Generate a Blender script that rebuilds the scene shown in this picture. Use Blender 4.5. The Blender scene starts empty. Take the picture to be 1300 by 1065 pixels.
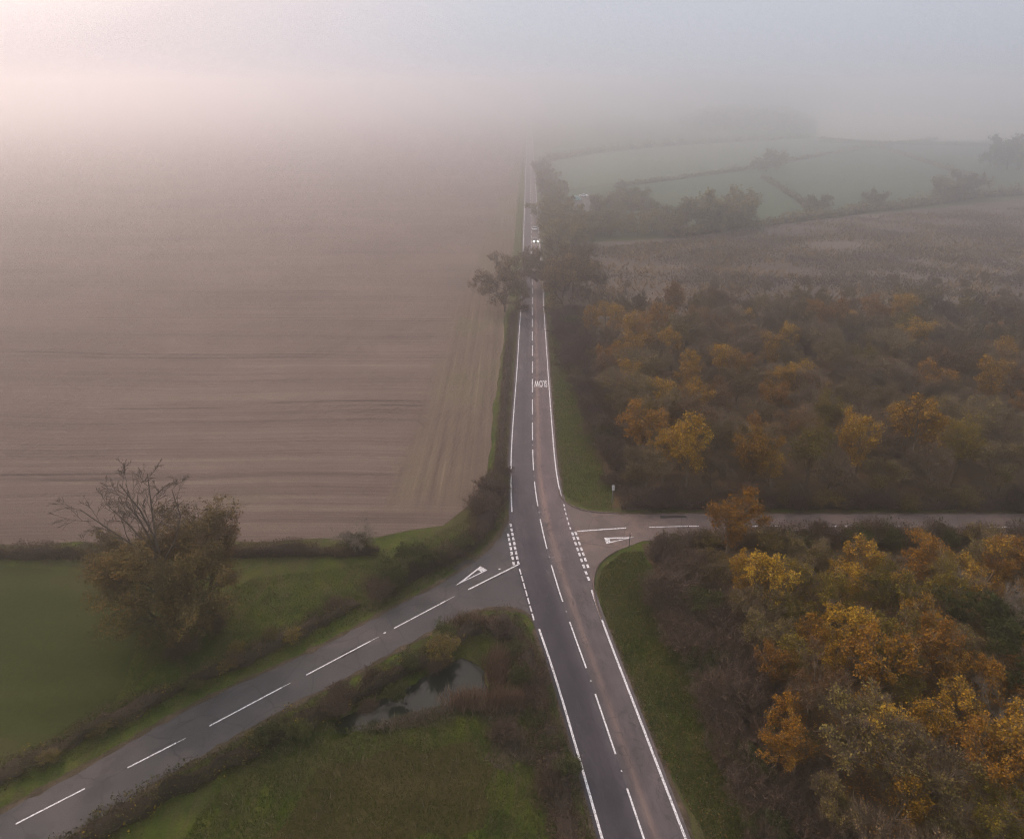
import bpy, math, random
import numpy as np
from mathutils import Vector
from mathutils.geometry import tessellate_polygon

random.seed(7)
RNG = np.random.default_rng(7)
SC = bpy.context.scene
COL = SC.collection
R = math.radians

# ------------------------------------------------------------------ camera
CAMH = 50.0
PITCH = R(22.7)
cam_d = bpy.data.cameras.new("camera")
cam = bpy.data.objects.new("camera", cam_d)
COL.objects.link(cam)
cam.location = (0, 0, CAMH)
cam.rotation_euler = (R(90) - PITCH, 0, 0)
cam_d.sensor_fit = 'HORIZONTAL'
cam_d.sensor_width = 36
cam_d.lens = 36 * 901 / 1300
cam_d.shift_y = -45 / 1300
cam_d.clip_start = 0.5
cam_d.clip_end = 9000
SC.camera = cam

# ------------------------------------------------------------------ sky + sun
ZENITH = 2.1
SUN_EL, SUN_AZ = R(34), R(-42)         # azimuth from +Y, negative = to the left
world = bpy.data.worlds.new("World")
SC.world = world
world.use_nodes = True
wn, wl = world.node_tree.nodes, world.node_tree.links
wn.clear()
out = wn.new("ShaderNodeOutputWorld")
bg = wn.new("ShaderNodeBackground")
bg.inputs["Strength"].default_value = 0.1
sky = wn.new("ShaderNodeTexSky")
sky.sky_type = 'NISHITA'
sky.sun_disc = False
sky.sun_elevation = SUN_EL
sky.sun_rotation = SUN_AZ
sky.dust_density = 6
sky.air_density = 1.0
tc = wn.new("ShaderNodeTexCoord")
# low cloud over the fog: brightest round the hidden sun, cooler away from it
dot = wn.new("ShaderNodeVectorMath"); dot.operation = 'DOT_PRODUCT'
GL_EL, GL_AZ = R(34), R(-40)           # middle of the bright, thin part of the cloud
dot.inputs[1].default_value = (math.sin(GL_AZ) * math.cos(GL_EL), math.cos(GL_AZ) * math.cos(GL_EL), math.sin(GL_EL))
wl.new(tc.outputs["Generated"], dot.inputs[0])
ramp = wn.new("ShaderNodeValToRGB")
cr = ramp.color_ramp
SKYRAMP = [(0.0, (.42, .44, .50)), (.45, (.47, .49, .555)), (.69, (.482, .504, .57)), (.765, (.55, .535, .59)), (.835, (.63, .56, .595)),
           (.862, (.76, .67, .68)), (.885, (.90, .79, .75)), (.93, (1.15, .93, .88)), (1.0, (2.1, 1.62, 1.48))]
cr.elements[0].position = 0; cr.elements[0].color = (*SKYRAMP[0][1], 1)
cr.elements[1].position = 1; cr.elements[1].color = (*SKYRAMP[-1][1], 1)
for p_, c_ in SKYRAMP[1:-1]:
    e = cr.elements.new(p_); e.color = (*c_, 1)
wl.new(dot.outputs["Value"], ramp.inputs[0])
sc10 = wn.new("ShaderNodeVectorMath"); sc10.operation = 'SCALE'
sc10.inputs["Scale"].default_value = 10.0
wl.new(ramp.outputs[0], sc10.inputs[0])
mixw = wn.new("ShaderNodeMix"); mixw.data_type = 'RGBA'
mixw.inputs["Factor"].default_value = 0.93
wl.new(sky.outputs[0], mixw.inputs["A"])
# the cloud is duller close to the horizon, where more fog lies in front of it
sepw = wn.new("ShaderNodeSeparateXYZ"); wl.new(tc.outputs["Generated"], sepw.inputs[0])
elr = wn.new("ShaderNodeMapRange"); elr.interpolation_type = 'SMOOTHSTEP'
for i_, v_ in enumerate((-.02, .12, .90, 1.0)): elr.inputs[1 + i_].default_value = v_
wl.new(sepw.outputs[2], elr.inputs[0])
elm = wn.new("ShaderNodeVectorMath"); elm.operation = 'SCALE'
# overcast: the cloud overhead is brighter than the cloud low down
elz = wn.new("ShaderNodeMapRange"); elz.interpolation_type = 'SMOOTHSTEP'
for i_, v_ in enumerate((.10, .85, 1.0, ZENITH)): elz.inputs[1 + i_].default_value = v_
wl.new(sepw.outputs[2], elz.inputs[0])
elp = wn.new("ShaderNodeMath"); elp.operation = 'MULTIPLY'
wl.new(elr.outputs[0], elp.inputs[0]); wl.new(elz.outputs[0], elp.inputs[1])
wl.new(sc10.outputs[0], elm.inputs[0]); wl.new(elp.outputs[0], elm.inputs["Scale"])
wl.new(elm.outputs[0], mixw.inputs["B"])
wl.new(mixw.outputs["Result"], bg.inputs["Color"])
wl.new(bg.outputs[0], out.inputs["Surface"])

sun_d = bpy.data.lights.new("sun", 'SUN')
sun_d.energy = 0.8
sun_d.angle = R(14)
sun_d.color = (1.0, .74, .64)
sun = bpy.data.objects.new("sun", sun_d)
COL.objects.link(sun)
sdir = Vector((math.sin(SUN_AZ) * math.cos(SUN_EL), math.cos(SUN_AZ) * math.cos(SUN_EL), math.sin(SUN_EL)))
sun.rotation_euler = sdir.to_track_quat('Z', 'Y').to_euler()

SC.view_settings.view_transform = 'Standard'
SC.view_settings.look = 'None'
SC.view_settings.exposure = 0.3
SC.view_settings.gamma = 1.0
cy = SC.cycles
SC.render.engine = 'CYCLES'
cy.max_bounces = 10; cy.diffuse_bounces = 2; cy.glossy_bounces = 2
cy.transmission_bounces = 2; cy.volume_bounces = 8; cy.transparent_max_bounces = 4
cy.use_denoising = True; cy.denoising_prefilter = 'NONE'
cy.use_adaptive_sampling = False; cy.sample_clamp_indirect = 3.0
SC.cycles.filter_width = 1.1
cy.caustics_reflective = False; cy.caustics_refractive = False

HAZE_DENSITY = 0.0027
HAZE_G = 0.90
HAZE_COL = (.975, .975, .985)

# ------------------------------------------------------------------ helpers
CT, ST = math.cos(PITCH), math.sin(PITCH)
def G(px, py, z=0.0):
    """point on the ground seen at this place of the 1300x1065 photograph"""
    u = (px - 650) / 901; v = (487.5 - py) / 901
    t = (CAMH - z) / (ST - v * CT)
    return np.array([u * t, (CT + v * ST) * t])
def GP(pts): return np.array([G(*p) for p in pts])

def tag(o, label=None, cat=None, group=None, kind=None):
    if label: o["label"] = label
    if cat: o["category"] = cat
    if group: o["group"] = group
    if kind: o["kind"] = kind
    return o

def link(name, me, parent=None, loc=None):
    o = bpy.data.objects.new(name, me); COL.objects.link(o)
    if parent: o.parent = parent
    if loc is not None: o.location = loc
    return o

def mesh_np(name, V, F, mat, attrs=None, smooth=False, mats=None, midx=None):
    """V: (n,3); F: list of integer arrays (k,3)/(k,4)"""
    me = bpy.data.meshes.new(name)
    if not isinstance(F, list): F = [F]
    F = [np.asarray(f, dtype=np.int32) for f in F if len(f)]
    V = np.asarray(V, dtype=np.float32)
    me.vertices.add(len(V)); me.vertices.foreach_set("co", V.ravel())
    nl = sum(f.size for f in F); npoly = sum(len(f) for f in F)
    me.loops.add(nl); me.loops.foreach_set("vertex_index", np.concatenate([f.ravel() for f in F]))
    me.polygons.add(npoly)
    tot = np.concatenate([np.full(len(f), f.shape[1], dtype=np.int32) for f in F])
    st = np.concatenate([[0], np.cumsum(tot)[:-1]]).astype(np.int32)
    me.polygons.foreach_set("loop_start", st)
    if smooth: me.polygons.foreach_set("use_smooth", np.ones(npoly, dtype=bool))
    for m in (mats or [mat]): me.materials.append(m)
    if midx is not None: me.polygons.foreach_set("material_index", np.asarray(midx, dtype=np.int32))
    me.update(calc_edges=True)
    for k, a in (attrs or {}).items():
        at = me.attributes.new(k, 'FLOAT', 'POINT')
        at.data.foreach_set("value", np.asarray(a, dtype=np.float32))
    me.validate()
    return me

def densify(P, step, closed=False):
    P = np.asarray(P, float)
    out_ = []
    n = len(P)
    for i in range(n if closed else n - 1):
        a, b = P[i], P[(i + 1) % n]
        k = max(1, int(np.linalg.norm(b - a) / step))
        for j in range(k): out_.append(a + (b - a) * j / k)
    if not closed: out_.append(P[-1])
    return np.array(out_)

def smooth_line(P, it=2, closed=False):
    """Chaikin"""
    P = np.asarray(P, float)
    for _ in range(it):
        Q = []
        n = len(P)
        if not closed: Q.append(P[0])
        for i in range(n if closed else n - 1):
            a, b = P[i], P[(i + 1) % n]
            Q += [a * .75 + b * .25, a * .25 + b * .75]
        if not closed: Q.append(P[-1])
        P = np.array(Q)
    return P

def poly_sheet(name, P, z, mat, jitter=0.0, step=2.0):
    P = np.asarray(P, float)
    if jitter:
        P = densify(P, step, True)
        P = P + RNG.normal(0, jitter, P.shape)
    vs = [Vector((p[0], p[1], 0)) for p in P]
    tris = tessellate_polygon([vs])
    V = np.c_[P, np.full(len(P), z)]
    T = np.array(tris)
    a, b, c = V[T[:, 0]], V[T[:, 1]], V[T[:, 2]]
    nz = (b[:, 0]-a[:, 0])*(c[:, 1]-a[:, 1]) - (b[:, 1]-a[:, 1])*(c[:, 0]-a[:, 0])
    T[nz < 0] = T[nz < 0][:, ::-1]
    return link(name, mesh_np(name, V, T, mat))

def inside(P, pts):
    P = np.asarray(P); x, y = pts[:, 0], pts[:, 1]
    r = np.zeros(len(pts), bool); n = len(P)
    for i in range(n):
        x1, y1 = P[i]; x2, y2 = P[(i + 1) % n]
        c = ((y1 > y) != (y2 > y)) & (x < (x2 - x1) * (y - y1) / (y2 - y1 + 1e-12) + x1)
        r ^= c
    return r
def dist_poly(P, pts, closed=True):
    P = np.asarray(P); d = np.full(len(pts), 1e9); n = len(P)
    for i in range(n if closed else n - 1):
        a = P[i]; b = P[(i + 1) % n]; ab = b - a
        t = np.clip(((pts - a) @ ab) / (ab @ ab + 1e-12), 0, 1)
        d = np.minimum(d, np.linalg.norm(pts - a - t[:, None] * ab, axis=1))
    return d

# ------------------------------------------------------------------ materials
def new_mat(name):
    m = bpy.data.materials.new(name); m.use_nodes = True
    m.node_tree.nodes.clear()
    return m, m.node_tree.nodes, m.node_tree.links

def N_noise(n, l, vec, scale, detail=4, rough=.6, dist=0.0):
    t = n.new("ShaderNodeTexNoise"); t.inputs["Scale"].default_value = scale
    t.inputs["Detail"].default_value = detail; t.inputs["Roughness"].default_value = rough
    t.inputs["Distortion"].default_value = dist
    if vec is not None: l.new(vec, t.inputs["Vector"])
    return t.outputs["Fac"]
def N_ramp(n, l, fac, stops):
    r = n.new("ShaderNodeValToRGB"); c = r.color_ramp
    c.elements[0].position, c.elements[0].color = stops[0][0], (*stops[0][1], 1)
    c.elements[1].position, c.elements[1].color = stops[-1][0], (*stops[-1][1], 1)
    for p, q in stops[1:-1]:
        e = c.elements.new(p); e.color = (*q, 1)
    l.new(fac, r.inputs[0]); return r.outputs[0]
def N_map(n, l, vec, scale=(1, 1, 1), rot=(0, 0, 0), loc=(0, 0, 0)):
    m = n.new("ShaderNodeMapping"); m.inputs["Scale"].default_value = scale
    m.inputs["Rotation"].default_value = rot; m.inputs["Location"].default_value = loc
    l.new(vec, m.inputs["Vector"]); return m.outputs[0]
def N_mix(n, l, fac, a, b, mode='MIX'):
    m = n.new("ShaderNodeMix"); m.data_type = 'RGBA'; m.blend_type = mode
    for s, v in (("Factor", fac), ("A", a), ("B", b)):
        if isinstance(v, (int, float)): m.inputs[s].default_value = v
        elif isinstance(v, tuple): m.inputs[s].default_value = (*v, 1)
        else: l.new(v, m.inputs[s])
    return m.outputs["Result"]
def N_math(n, l, op, a, b=None, clamp=False):
    m = n.new("ShaderNodeMath"); m.operation = op; m.use_clamp = clamp
    for i, v in enumerate((a, b)):
        if v is None: continue
        if isinstance(v, (int, float)): m.inputs[i].default_value = v
        else: l.new(v, m.inputs[i])
    return m.outputs[0]
def N_range(n, l, v, a, b, c=0.0, d=1.0):
    m = n.new("ShaderNodeMapRange"); m.interpolation_type = 'SMOOTHSTEP'
    l.new(v, m.inputs[0])
    for i, q in enumerate((a, b, c, d)): m.inputs[1 + i].default_value = q
    return m.outputs[0]
def finish(m, n, l, colour, rough=.9, spec=.2, bump=None, bstr=.5, bdist=.1, metallic=0.0):
    b = n.new("ShaderNodeBsdfPrincipled"); o = n.new("ShaderNodeOutputMaterial")
    if isinstance(colour, tuple): b.inputs["Base Color"].default_value = (*colour, 1)
    else: l.new(colour, b.inputs["Base Color"])
    if isinstance(rough, (int, float)): b.inputs["Roughness"].default_value = rough
    else: l.new(rough, b.inputs["Roughness"])
    b.inputs["Specular IOR Level"].default_value = spec
    b.inputs["Metallic"].default_value = metallic
    if bump is not None:
        bp = n.new("ShaderNodeBump"); bp.inputs["Strength"].default_value = bstr; bp.inputs["Distance"].default_value = bdist
        l.new(bump, bp.inputs["Height"]); l.new(bp.outputs[0], b.inputs["Normal"])
    l.new(b.outputs[0], o.inputs[0])
    return m
def objc(n): return n.new("ShaderNodeTexCoord").outputs["Object"]

def simple(name, col, rough=.6, spec=.3, var=.15, scale=6.0, metallic=0.0):
    m, n, l = new_mat(name)
    f = N_noise(n, l, objc(n), scale)
    c = N_ramp(n, l, f, [(.3, tuple(x * (1 - var) for x in col)), (.7, tuple(min(1, x * (1 + var)) for x in col))])
    return finish(m, n, l, c, rough, spec, metallic=metallic)

def foliage_mat(name, stops, noise_scale=.35, transl=.22, wrand=.36, wvar=.44):
    m, n, l = new_mat(name)
    a = n.new("ShaderNodeAttribute"); a.attribute_name = "var"
    oi = n.new("ShaderNodeObjectInfo")
    nz = N_range(n, l, N_noise(n, l, objc(n), noise_scale, 3), .3, .7)
    s1 = N_math(n, l, 'MULTIPLY', a.outputs["Fac"], wvar)
    s2 = N_math(n, l, 'MULTIPLY', oi.outputs["Random"], wrand)
    s3 = N_math(n, l, 'MULTIPLY', nz, 1 - wrand - wvar)
    f = N_math(n, l, 'ADD', N_math(n, l, 'ADD', s1, s2), s3)
    c = N_ramp(n, l, f, stops)
    d = n.new("ShaderNodeBsdfDiffuse"); t = n.new("ShaderNodeBsdfTranslucent")
    l.new(c, d.inputs[0]); l.new(c, t.inputs[0])
    mx = n.new("ShaderNodeMixShader"); mx.inputs[0].default_value = transl
    l.new(d.outputs[0], mx.inputs[1]); l.new(t.outputs[0], mx.inputs[2])
    o = n.new("ShaderNodeOutputMaterial"); l.new(mx.outputs[0], o.inputs[0])
    return m

def bark_mat(name, c1, c2):
    m, n, l = new_mat(name)
    oi = n.new("ShaderNodeObjectInfo")
    f = N_noise(n, l, N_map(n, l, objc(n), (2, 2, .6)), 3.0)
    f = N_math(n, l, 'ADD', N_math(n, l, 'MULTIPLY', f, .6), N_math(n, l, 'MULTIPLY', oi.outputs["Random"], .4))
    return finish(m, n, l, N_ramp(n, l, f, [(.25, c1), (.75, c2)]), .95, .1)

M = {}
M['gold'] = foliage_mat("golden_leaves", [(.12, (.14, .07, .012)), (.4, (.32, .165, .018)), (.62, (.46, .26, .025)), (.88, (.56, .37, .05))])
M['orange'] = foliage_mat("orange_leaves", [(.12, (.11, .05, .012)), (.45, (.25, .115, .017)), (.7, (.38, .18, .02)), (.9, (.42, .24, .035))])
M['rust'] = foliage_mat("rust_leaves", [(.15, (.09, .045, .022)), (.5, (.17, .09, .032)), (.85, (.26, .14, .04))])
M['olive'] = foliage_mat("olive_brown_leaves", [(.12, (.09, .064, .024)), (.5, (.19, .14, .044)), (.85, (.28, .215, .06))])
M['yolive'] = foliage_mat("yellow_green_leaves", [(.15, (.085, .075, .016)), (.5, (.19, .14, .020)), (.85, (.38, .26, .030))])
M['brown'] = foliage_mat("dull_brown_leaves", [(.12, (.12, .082, .045)), (.5, (.22, .15, .075)), (.85, (.33, .225, .10))])
M['green'] = foliage_mat("dark_green_leaves", [(.15, (.03, .035, .012)), (.5, (.06, .068, .02)), (.85, (.10, .11, .03))])
M['twig'] = bark_mat("twig_bark", (.11, .078, .050), (.23, .17, .11))
M['bark'] = bark_mat("tree_bark", (.05, .036, .026), (.13, .10, .072))
M['palebark'] = bark_mat("pale_bark", (.12, .10, .075), (.26, .22, .17))
M['twigred'] = bark_mat("red_brown_twigs", (.075, .052, .038), (.17, .118, .082))
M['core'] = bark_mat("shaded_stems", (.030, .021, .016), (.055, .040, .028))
M['oakleaf'] = foliage_mat("oak_leaves", [(.15, (.065, .052, .022)), (.45, (.135, .10, .038)), (.7, (.20, .14, .048)), (.9, (.30, .16, .046))], .25, wrand=.1, wvar=.35)
M['hedgeleaf'] = foliage_mat("hedge_leaves", [(.15, (.045, .028, .02)), (.45, (.085, .052, .034)), (.7, (.12, .08, .04)), (.9, (.10, .10, .035))], .5, wrand=.2, wvar=.5)
M['bramble'] = foliage_mat("bramble_leaves", [(.1, (.03, .025, .012)), (.4, (.06, .055, .02)), (.7, (.09, .085, .022)), (.80, (.30, .20, .02)), (.92, (.45, .30, .03))], .8, wrand=.15, wvar=.5)
M['reed'] = foliage_mat("reed_stems", [(.1, (.09, .055, .032)), (.5, (.16, .10, .062)), (.9, (.27, .19, .13))], .6, wrand=.2, wvar=.6)
M['grassblade'] = foliage_mat("grass_blades", [(.1, (.028, .042, .007)), (.5, (.060, .082, .012)), (.75, (.105, .105, .022)), (.95, (.18, .14, .055))], .25, .2, .0, .6)
M['deadgrass'] = foliage_mat("dead_grass", [(.1, (.07, .050, .038)), (.5, (.14, .105, .075)), (.95, (.26, .20, .14))], .06, .2, .0, .5)

def ground_mat():
    m, n, l = new_mat("grass_ground")
    v = objc(n)
    big = N_noise(n, l, v, .09, 4); mid = N_noise(n, l, v, .55, 5, .65); fine = N_noise(n, l, v, 5.0, 5, .75)
    streak = N_noise(n, l, N_map(n, l, v, (1.2, .25, 1), (0, 0, R(-12))), 1.4, 4)
    g = N_ramp(n, l, mid, [(.3, (.030, .044, .007)), (.5, (.058, .078, .010)), (.72, (.105, .115, .018))])
    b = N_ramp(n, l, fine, [(.3, (.055, .040, .020)), (.6, (.115, .080, .045)), (.8, (.17, .12, .07))])
    f = N_range(n, l, N_math(n, l, 'ADD', N_math(n, l, 'MULTIPLY', big, .5), N_math(n, l, 'MULTIPLY', streak, .5)), .44, .58)
    c = N_mix(n, l, N_math(n, l, 'MULTIPLY', f, .58), g, b)
    c = N_mix(n, l, .65, c, N_ramp(n, l, fine, [(.3, (.35, .35, .35)), (.7, (1.5, 1.5, 1.4))]), 'MULTIPLY')
    return finish(m, n, l, c, .95, .1, fine, .8, .25)
M['ground'] = ground_mat()

def plough_mat():
    m, n, l = new_mat("stubble_soil")
    v = objc(n)
    sp = n.new("ShaderNodeSeparateXYZ"); l.new(v, sp.inputs[0]); X, Y = sp.outputs[0], sp.outputs[1]
    wob = N_noise(n, l, v, .010, 2)
    vv = n.new("ShaderNodeVectorMath"); vv.operation = 'ADD'
    comb = n.new("ShaderNodeCombineXYZ"); l.new(N_math(n, l, 'MULTIPLY', wob, 10.0), comb.inputs[1])
    l.new(v, vv.inputs[0]); l.new(comb.outputs[0], vv.inputs[1])
    W = vv.outputs[0]
    r0 = N_noise(n, l, N_map(n, l, W, (.012, 2.1, 1)), 1.0, 4, .75)
    r1 = N_noise(n, l, N_map(n, l, W, (.009, 1.1, 1), (0, 0, 0), (5, 2, 0)), 1.0, 4, .6)
    r2 = N_noise(n, l, N_map(n, l, W, (.003, .13, 1)), 1.0, 3, .6)
    fine = N_noise(n, l, v, 4.5, 6, .8); big = N_noise(n, l, v, .03, 5, .65)
    s = N_math(n, l, 'ADD', N_math(n, l, 'ADD', N_math(n, l, 'MULTIPLY', r0, .52), N_math(n, l, 'MULTIPLY', r1, .26)), N_math(n, l, 'MULTIPLY', r2, .22))
    c = N_ramp(n, l, s, [(.34, (.080, .057, .050)), (.46, (.142, .103, .085)), (.54, (.176, .132, .104)), (.66, (.24, .185, .138))])
    # pairs of wheelings every 24 m
    t = N_math(n, l, 'PINGPONG', N_math(n, l, 'ADD', sp_y(n, l, W), 5.0), 12.0)
    w1 = N_math(n, l, 'SUBTRACT', 1.0, N_range(n, l, N_math(n, l, 'ABSOLUTE', N_math(n, l, 'SUBTRACT', t, .9)), .15, .42), True)
    brk = N_range(n, l, N_noise(n, l, N_map(n, l, v, (.03, .2, 1)), 1.0, 3), .42, .58)
    c = N_mix(n, l, N_math(n, l, 'MULTIPLY', N_math(n, l, 'MULTIPLY', w1, brk), .6), c, (.045, .033, .030))
    # the headland beside the road is worked along the road
    xb = N_math(n, l, 'ADD', N_math(n, l, 'MULTIPLY', Y, HEAD_B), HEAD_A)
    dd = N_math(n, l, 'SUBTRACT', X, xb)
    nz = N_math(n, l, 'MULTIPLY', N_math(n, l, 'SUBTRACT', N_noise(n, l, N_map(n, l, v, (.3, .04, 1)), 1.0, 4, .7), .5), 9.0)
    mk = N_range(n, l, N_math(n, l, 'ADD', dd, nz), -2.0, 2.5)
    mk = N_math(n, l, 'MULTIPLY', mk, N_range(n, l, Y, 74, 84))
    h1 = N_noise(n, l, N_map(n, l, v, (1.1, .012, 1), (0, 0, R(-HEAD_ROT))), 1.0, 5, .7)
    hc = N_ramp(n, l, h1, [(.3, (.105, .078, .060)), (.45, (.145, .108, .080)), (.58, (.172, .130, .092)), (.72, (.25, .19, .135))])
    hc = N_mix(n, l, N_range(n, l, big, .48, .66, 0, .45), hc, (.095, .095, .040))
    c = N_mix(n, l, mk, c, hc)
    # damp and pale patches, clods
    c = N_mix(n, l, .55, c, N_ramp(n, l, big, [(.32, (.70, .68, .68)), (.68, (1.28, 1.26, 1.22))]), 'MULTIPLY')
    c = N_mix(n, l, .6, c, N_ramp(n, l, fine, [(.3, (.45, .45, .45)), (.7, (1.5, 1.47, 1.4))]), 'MULTIPLY')
    gr = N_range(n, l, N_noise(n, l, v, .045, 5, .65), .55, .75)
    c = N_mix(n, l, N_math(n, l, 'MULTIPLY', gr, .35), c, (.10, .10, .045))
    return finish(m, n, l, c, .95, .08, N_math(n, l, 'ADD', fine, r0), .8, .25)
def sp_y(n, l, vec):
    q = n.new("ShaderNodeSeparateXYZ"); l.new(vec, q.inputs[0]); return q.outputs[1]
_a, _b = G(492, 640), G(585, 385)
HEAD_B = (_b[0] - _a[0]) / (_b[1] - _a[1]); HEAD_A = _a[0] - HEAD_B * _a[1]; HEAD_ROT = -math.degrees(math.atan(HEAD_B)) * .6
M['plough'] = plough_mat()

def patch_mat(name, a, b, c_, sc=.1, fs=3.0, stretch=(1, 1, 1), rot=0.0, bdist=.2):
    m, n, l = new_mat(name)
    v = objc(n)
    f = N_noise(n, l, N_map(n, l, v, stretch, (0, 0, rot)), sc, 5, .65)
    fine = N_noise(n, l, v, fs, 5, .7)
    c = N_ramp(n, l, f, [(.3, a), (.5, b), (.7, c_)])
    c = N_mix(n, l, .5, c, N_ramp(n, l, fine, [(.3, (.45, .45, .45)), (.7, (1.5, 1.5, 1.45))]), 'MULTIPLY')
    return finish(m, n, l, c, .95, .08, fine, .7, bdist)
M['field'] = patch_mat("crop_field", (.026, .034, .008), (.042, .048, .012), (.066, .054, .022), .09, 2.5, (.35, 1, 1))
M['litter'] = patch_mat("leaf_litter", (.045, .032, .020), (.075, .052, .030), (.13, .080, .032), .5, 4)
M['heath'] = patch_mat("heath_ground", (.080, .058, .046), (.115, .085, .068), (.18, .14, .105), .05, 1.2, (.45, 1.6, 1), 0, .5)
M['pasture'] = patch_mat("pasture", (.055, .075, .038), (.070, .092, .048), (.09, .11, .06), .012, .4)
M['pasture2'] = patch_mat("pale_pasture", (.09, .11, .065), (.11, .13, .08), (.14, .15, .10), .01, .3)
M['stubble'] = patch_mat("pale_stubble", (.34, .30, .24), (.40, .35, .28), (.45, .40, .32), .01, .3)
M['yard'] = patch_mat("yard_gravel", (.10, .09, .08), (.13, .115, .10), (.17, .15, .13), .3, 2)
M['tallgrass'] = patch_mat("mown_patch", (.040, .034, .012), (.055, .042, .016), (.075, .056, .024), .12, 2.2, (.3, 1, 1))

def asphalt_mat(name, base, warm=.0, tracks=False):
    m, n, l = new_mat(name)
    v = objc(n)
    fine = N_noise(n, l, v, 9.0, 4, .8); mid = N_noise(n, l, v, .35, 4, .6)
    c = N_ramp(n, l, mid, [(.3, tuple(x * .85 for x in base)), (.7, tuple(x * 1.2 for x in base))])
    if tracks:
        uv = n.new("ShaderNodeUVMap"); sep = n.new("ShaderNodeSeparateXYZ"); l.new(uv.outputs[0], sep.inputs[0])
        U, Vv = sep.outputs[0], sep.outputs[1]
        # streaks run along the road; mud carried along the right-hand lane
        cb = n.new("ShaderNodeCombineXYZ")
        l.new(N_math(n, l, 'MULTIPLY', U, 16.0), cb.inputs[0]); l.new(N_math(n, l, 'MULTIPLY', Vv, .02), cb.inputs[1])
        st = N_noise(n, l, cb.outputs[0], 1.0, 4, .7)
        uu = N_math(n, l, 'ADD', U, N_math(n, l, 'MULTIPLY', N_math(n, l, 'SUBTRACT', st, .5), .06))
        lane = N_ramp(n, l, uu, [(0, (.9, .88, .9)), (.10, (.95, .93, .96)), (.30, (.72, .70, .74)), (.49, (1.0, .98, 1.0)), (.56, (1.35, 1.2, 1.08)),
                                 (.625, (2.3, 1.85, 1.5)), (.69, (1.35, 1.2, 1.12)), (.82, (1.3, 1.18, 1.12)), (1.0, (1.6, 1.45, 1.35))])
        c = N_mix(n, l, 1.0, c, lane, 'MULTIPLY')
        # older, paler surfacing beyond the junction; fresh dark surfacing in the near left lane
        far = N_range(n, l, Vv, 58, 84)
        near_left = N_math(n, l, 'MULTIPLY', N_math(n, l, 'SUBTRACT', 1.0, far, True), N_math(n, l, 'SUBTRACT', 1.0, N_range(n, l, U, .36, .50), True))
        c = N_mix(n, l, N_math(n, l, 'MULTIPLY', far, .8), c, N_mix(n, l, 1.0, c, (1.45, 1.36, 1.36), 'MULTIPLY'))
        c = N_mix(n, l, near_left, c, N_mix(n, l, 1.0, c, (.68, .66, .70), 'MULTIPLY'))
        c = N_mix(n, l, .5, c, N_ramp(n, l, st, [(.3, (.8, .8, .8)), (.7, (1.25, 1.22, 1.2))]), 'MULTIPLY')
    else:
        pt = N_range(n, l, N_noise(n, l, v, .16, 5, .65), .5, .62)
        c = N_mix(n, l, N_math(n, l, 'MULTIPLY', pt, .5), c, tuple(base[i] * (1.7, 1.5, 1.4)[i] for i in range(3)))
        pt2 = N_range(n, l, N_noise(n, l, N_map(n, l, v, (1, 1, 1), (0, 0, 0), (40, 9, 0)), .3, 3, .5), .60, .63)
        c = N_mix(n, l, N_math(n, l, 'MULTIPLY', pt2, .45), c, tuple(x * .6 for x in base))
        crack = n.new("ShaderNodeTexVoronoi"); crack.feature = 'DISTANCE_TO_EDGE'; crack.inputs["Scale"].default_value = .22
        wv = n.new("ShaderNodeVectorMath"); wv.operation = 'ADD'
        nn = n.new("ShaderNodeTexNoise"); nn.inputs["Scale"].default_value = .6; l.new(v, nn.inputs["Vector"])
        l.new(v, wv.inputs[0]); l.new(nn.outputs["Color"], wv.inputs[1]); l.new(wv.outputs[0], crack.inputs["Vector"])
        ck = N_math(n, l, 'LESS_THAN', crack.outputs["Distance"], .014)
        c = N_mix(n, l, N_math(n, l, 'MULTIPLY', ck, .55), c, tuple(x * .45 for x in base))
    if tracks:
        blot = N_noise(n, l, N_map(n, l, v, (1, .35, 1)), .5, 5, .7)
        c = N_mix(n, l, .6, c, N_ramp(n, l, blot, [(.32, (.66, .66, .68)), (.5, (1, 1, 1)), (.68, (1.38, 1.32, 1.26))]), 'MULTIPLY')
        ck = n.new("ShaderNodeTexVoronoi"); ck.feature = 'DISTANCE_TO_EDGE'; ck.inputs["Scale"].default_value = 1.0
        nn = n.new("ShaderNodeTexNoise"); nn.inputs["Scale"].default_value = .5; l.new(v, nn.inputs["Vector"])
        wv = n.new("ShaderNodeVectorMath"); wv.operation = 'ADD'; l.new(N_map(n, l, v, (.22, .055, 1)), wv.inputs[0]); l.new(nn.outputs["Color"], wv.inputs[1])
        l.new(wv.outputs[0], ck.inputs["Vector"])
        c = N_mix(n, l, N_math(n, l, 'MULTIPLY', N_math(n, l, 'LESS_THAN', ck.outputs["Distance"], .010), .5), c, (.022, .02, .02))
        seam = N_math(n, l, 'LESS_THAN', N_math(n, l, 'ABSOLUTE', N_math(n, l, 'SUBTRACT', uu, .485)), .004)
        c = N_mix(n, l, N_math(n, l, 'MULTIPLY', seam, .5), c, (.02, .018, .018))
    c = N_mix(n, l, .35, c, N_ramp(n, l, fine, [(.3, (.65, .65, .65)), (.7, (1.35, 1.35, 1.35))]), 'MULTIPLY')
    return finish(m, n, l, c, .75, .35, fine, .3, .02)
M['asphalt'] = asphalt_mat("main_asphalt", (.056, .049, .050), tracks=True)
M['asphalt2'] = asphalt_mat("side_asphalt", (.054, .048, .045))
M['asphalt3'] = asphalt_mat("lane_asphalt", (.115, .084, .070))

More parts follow.
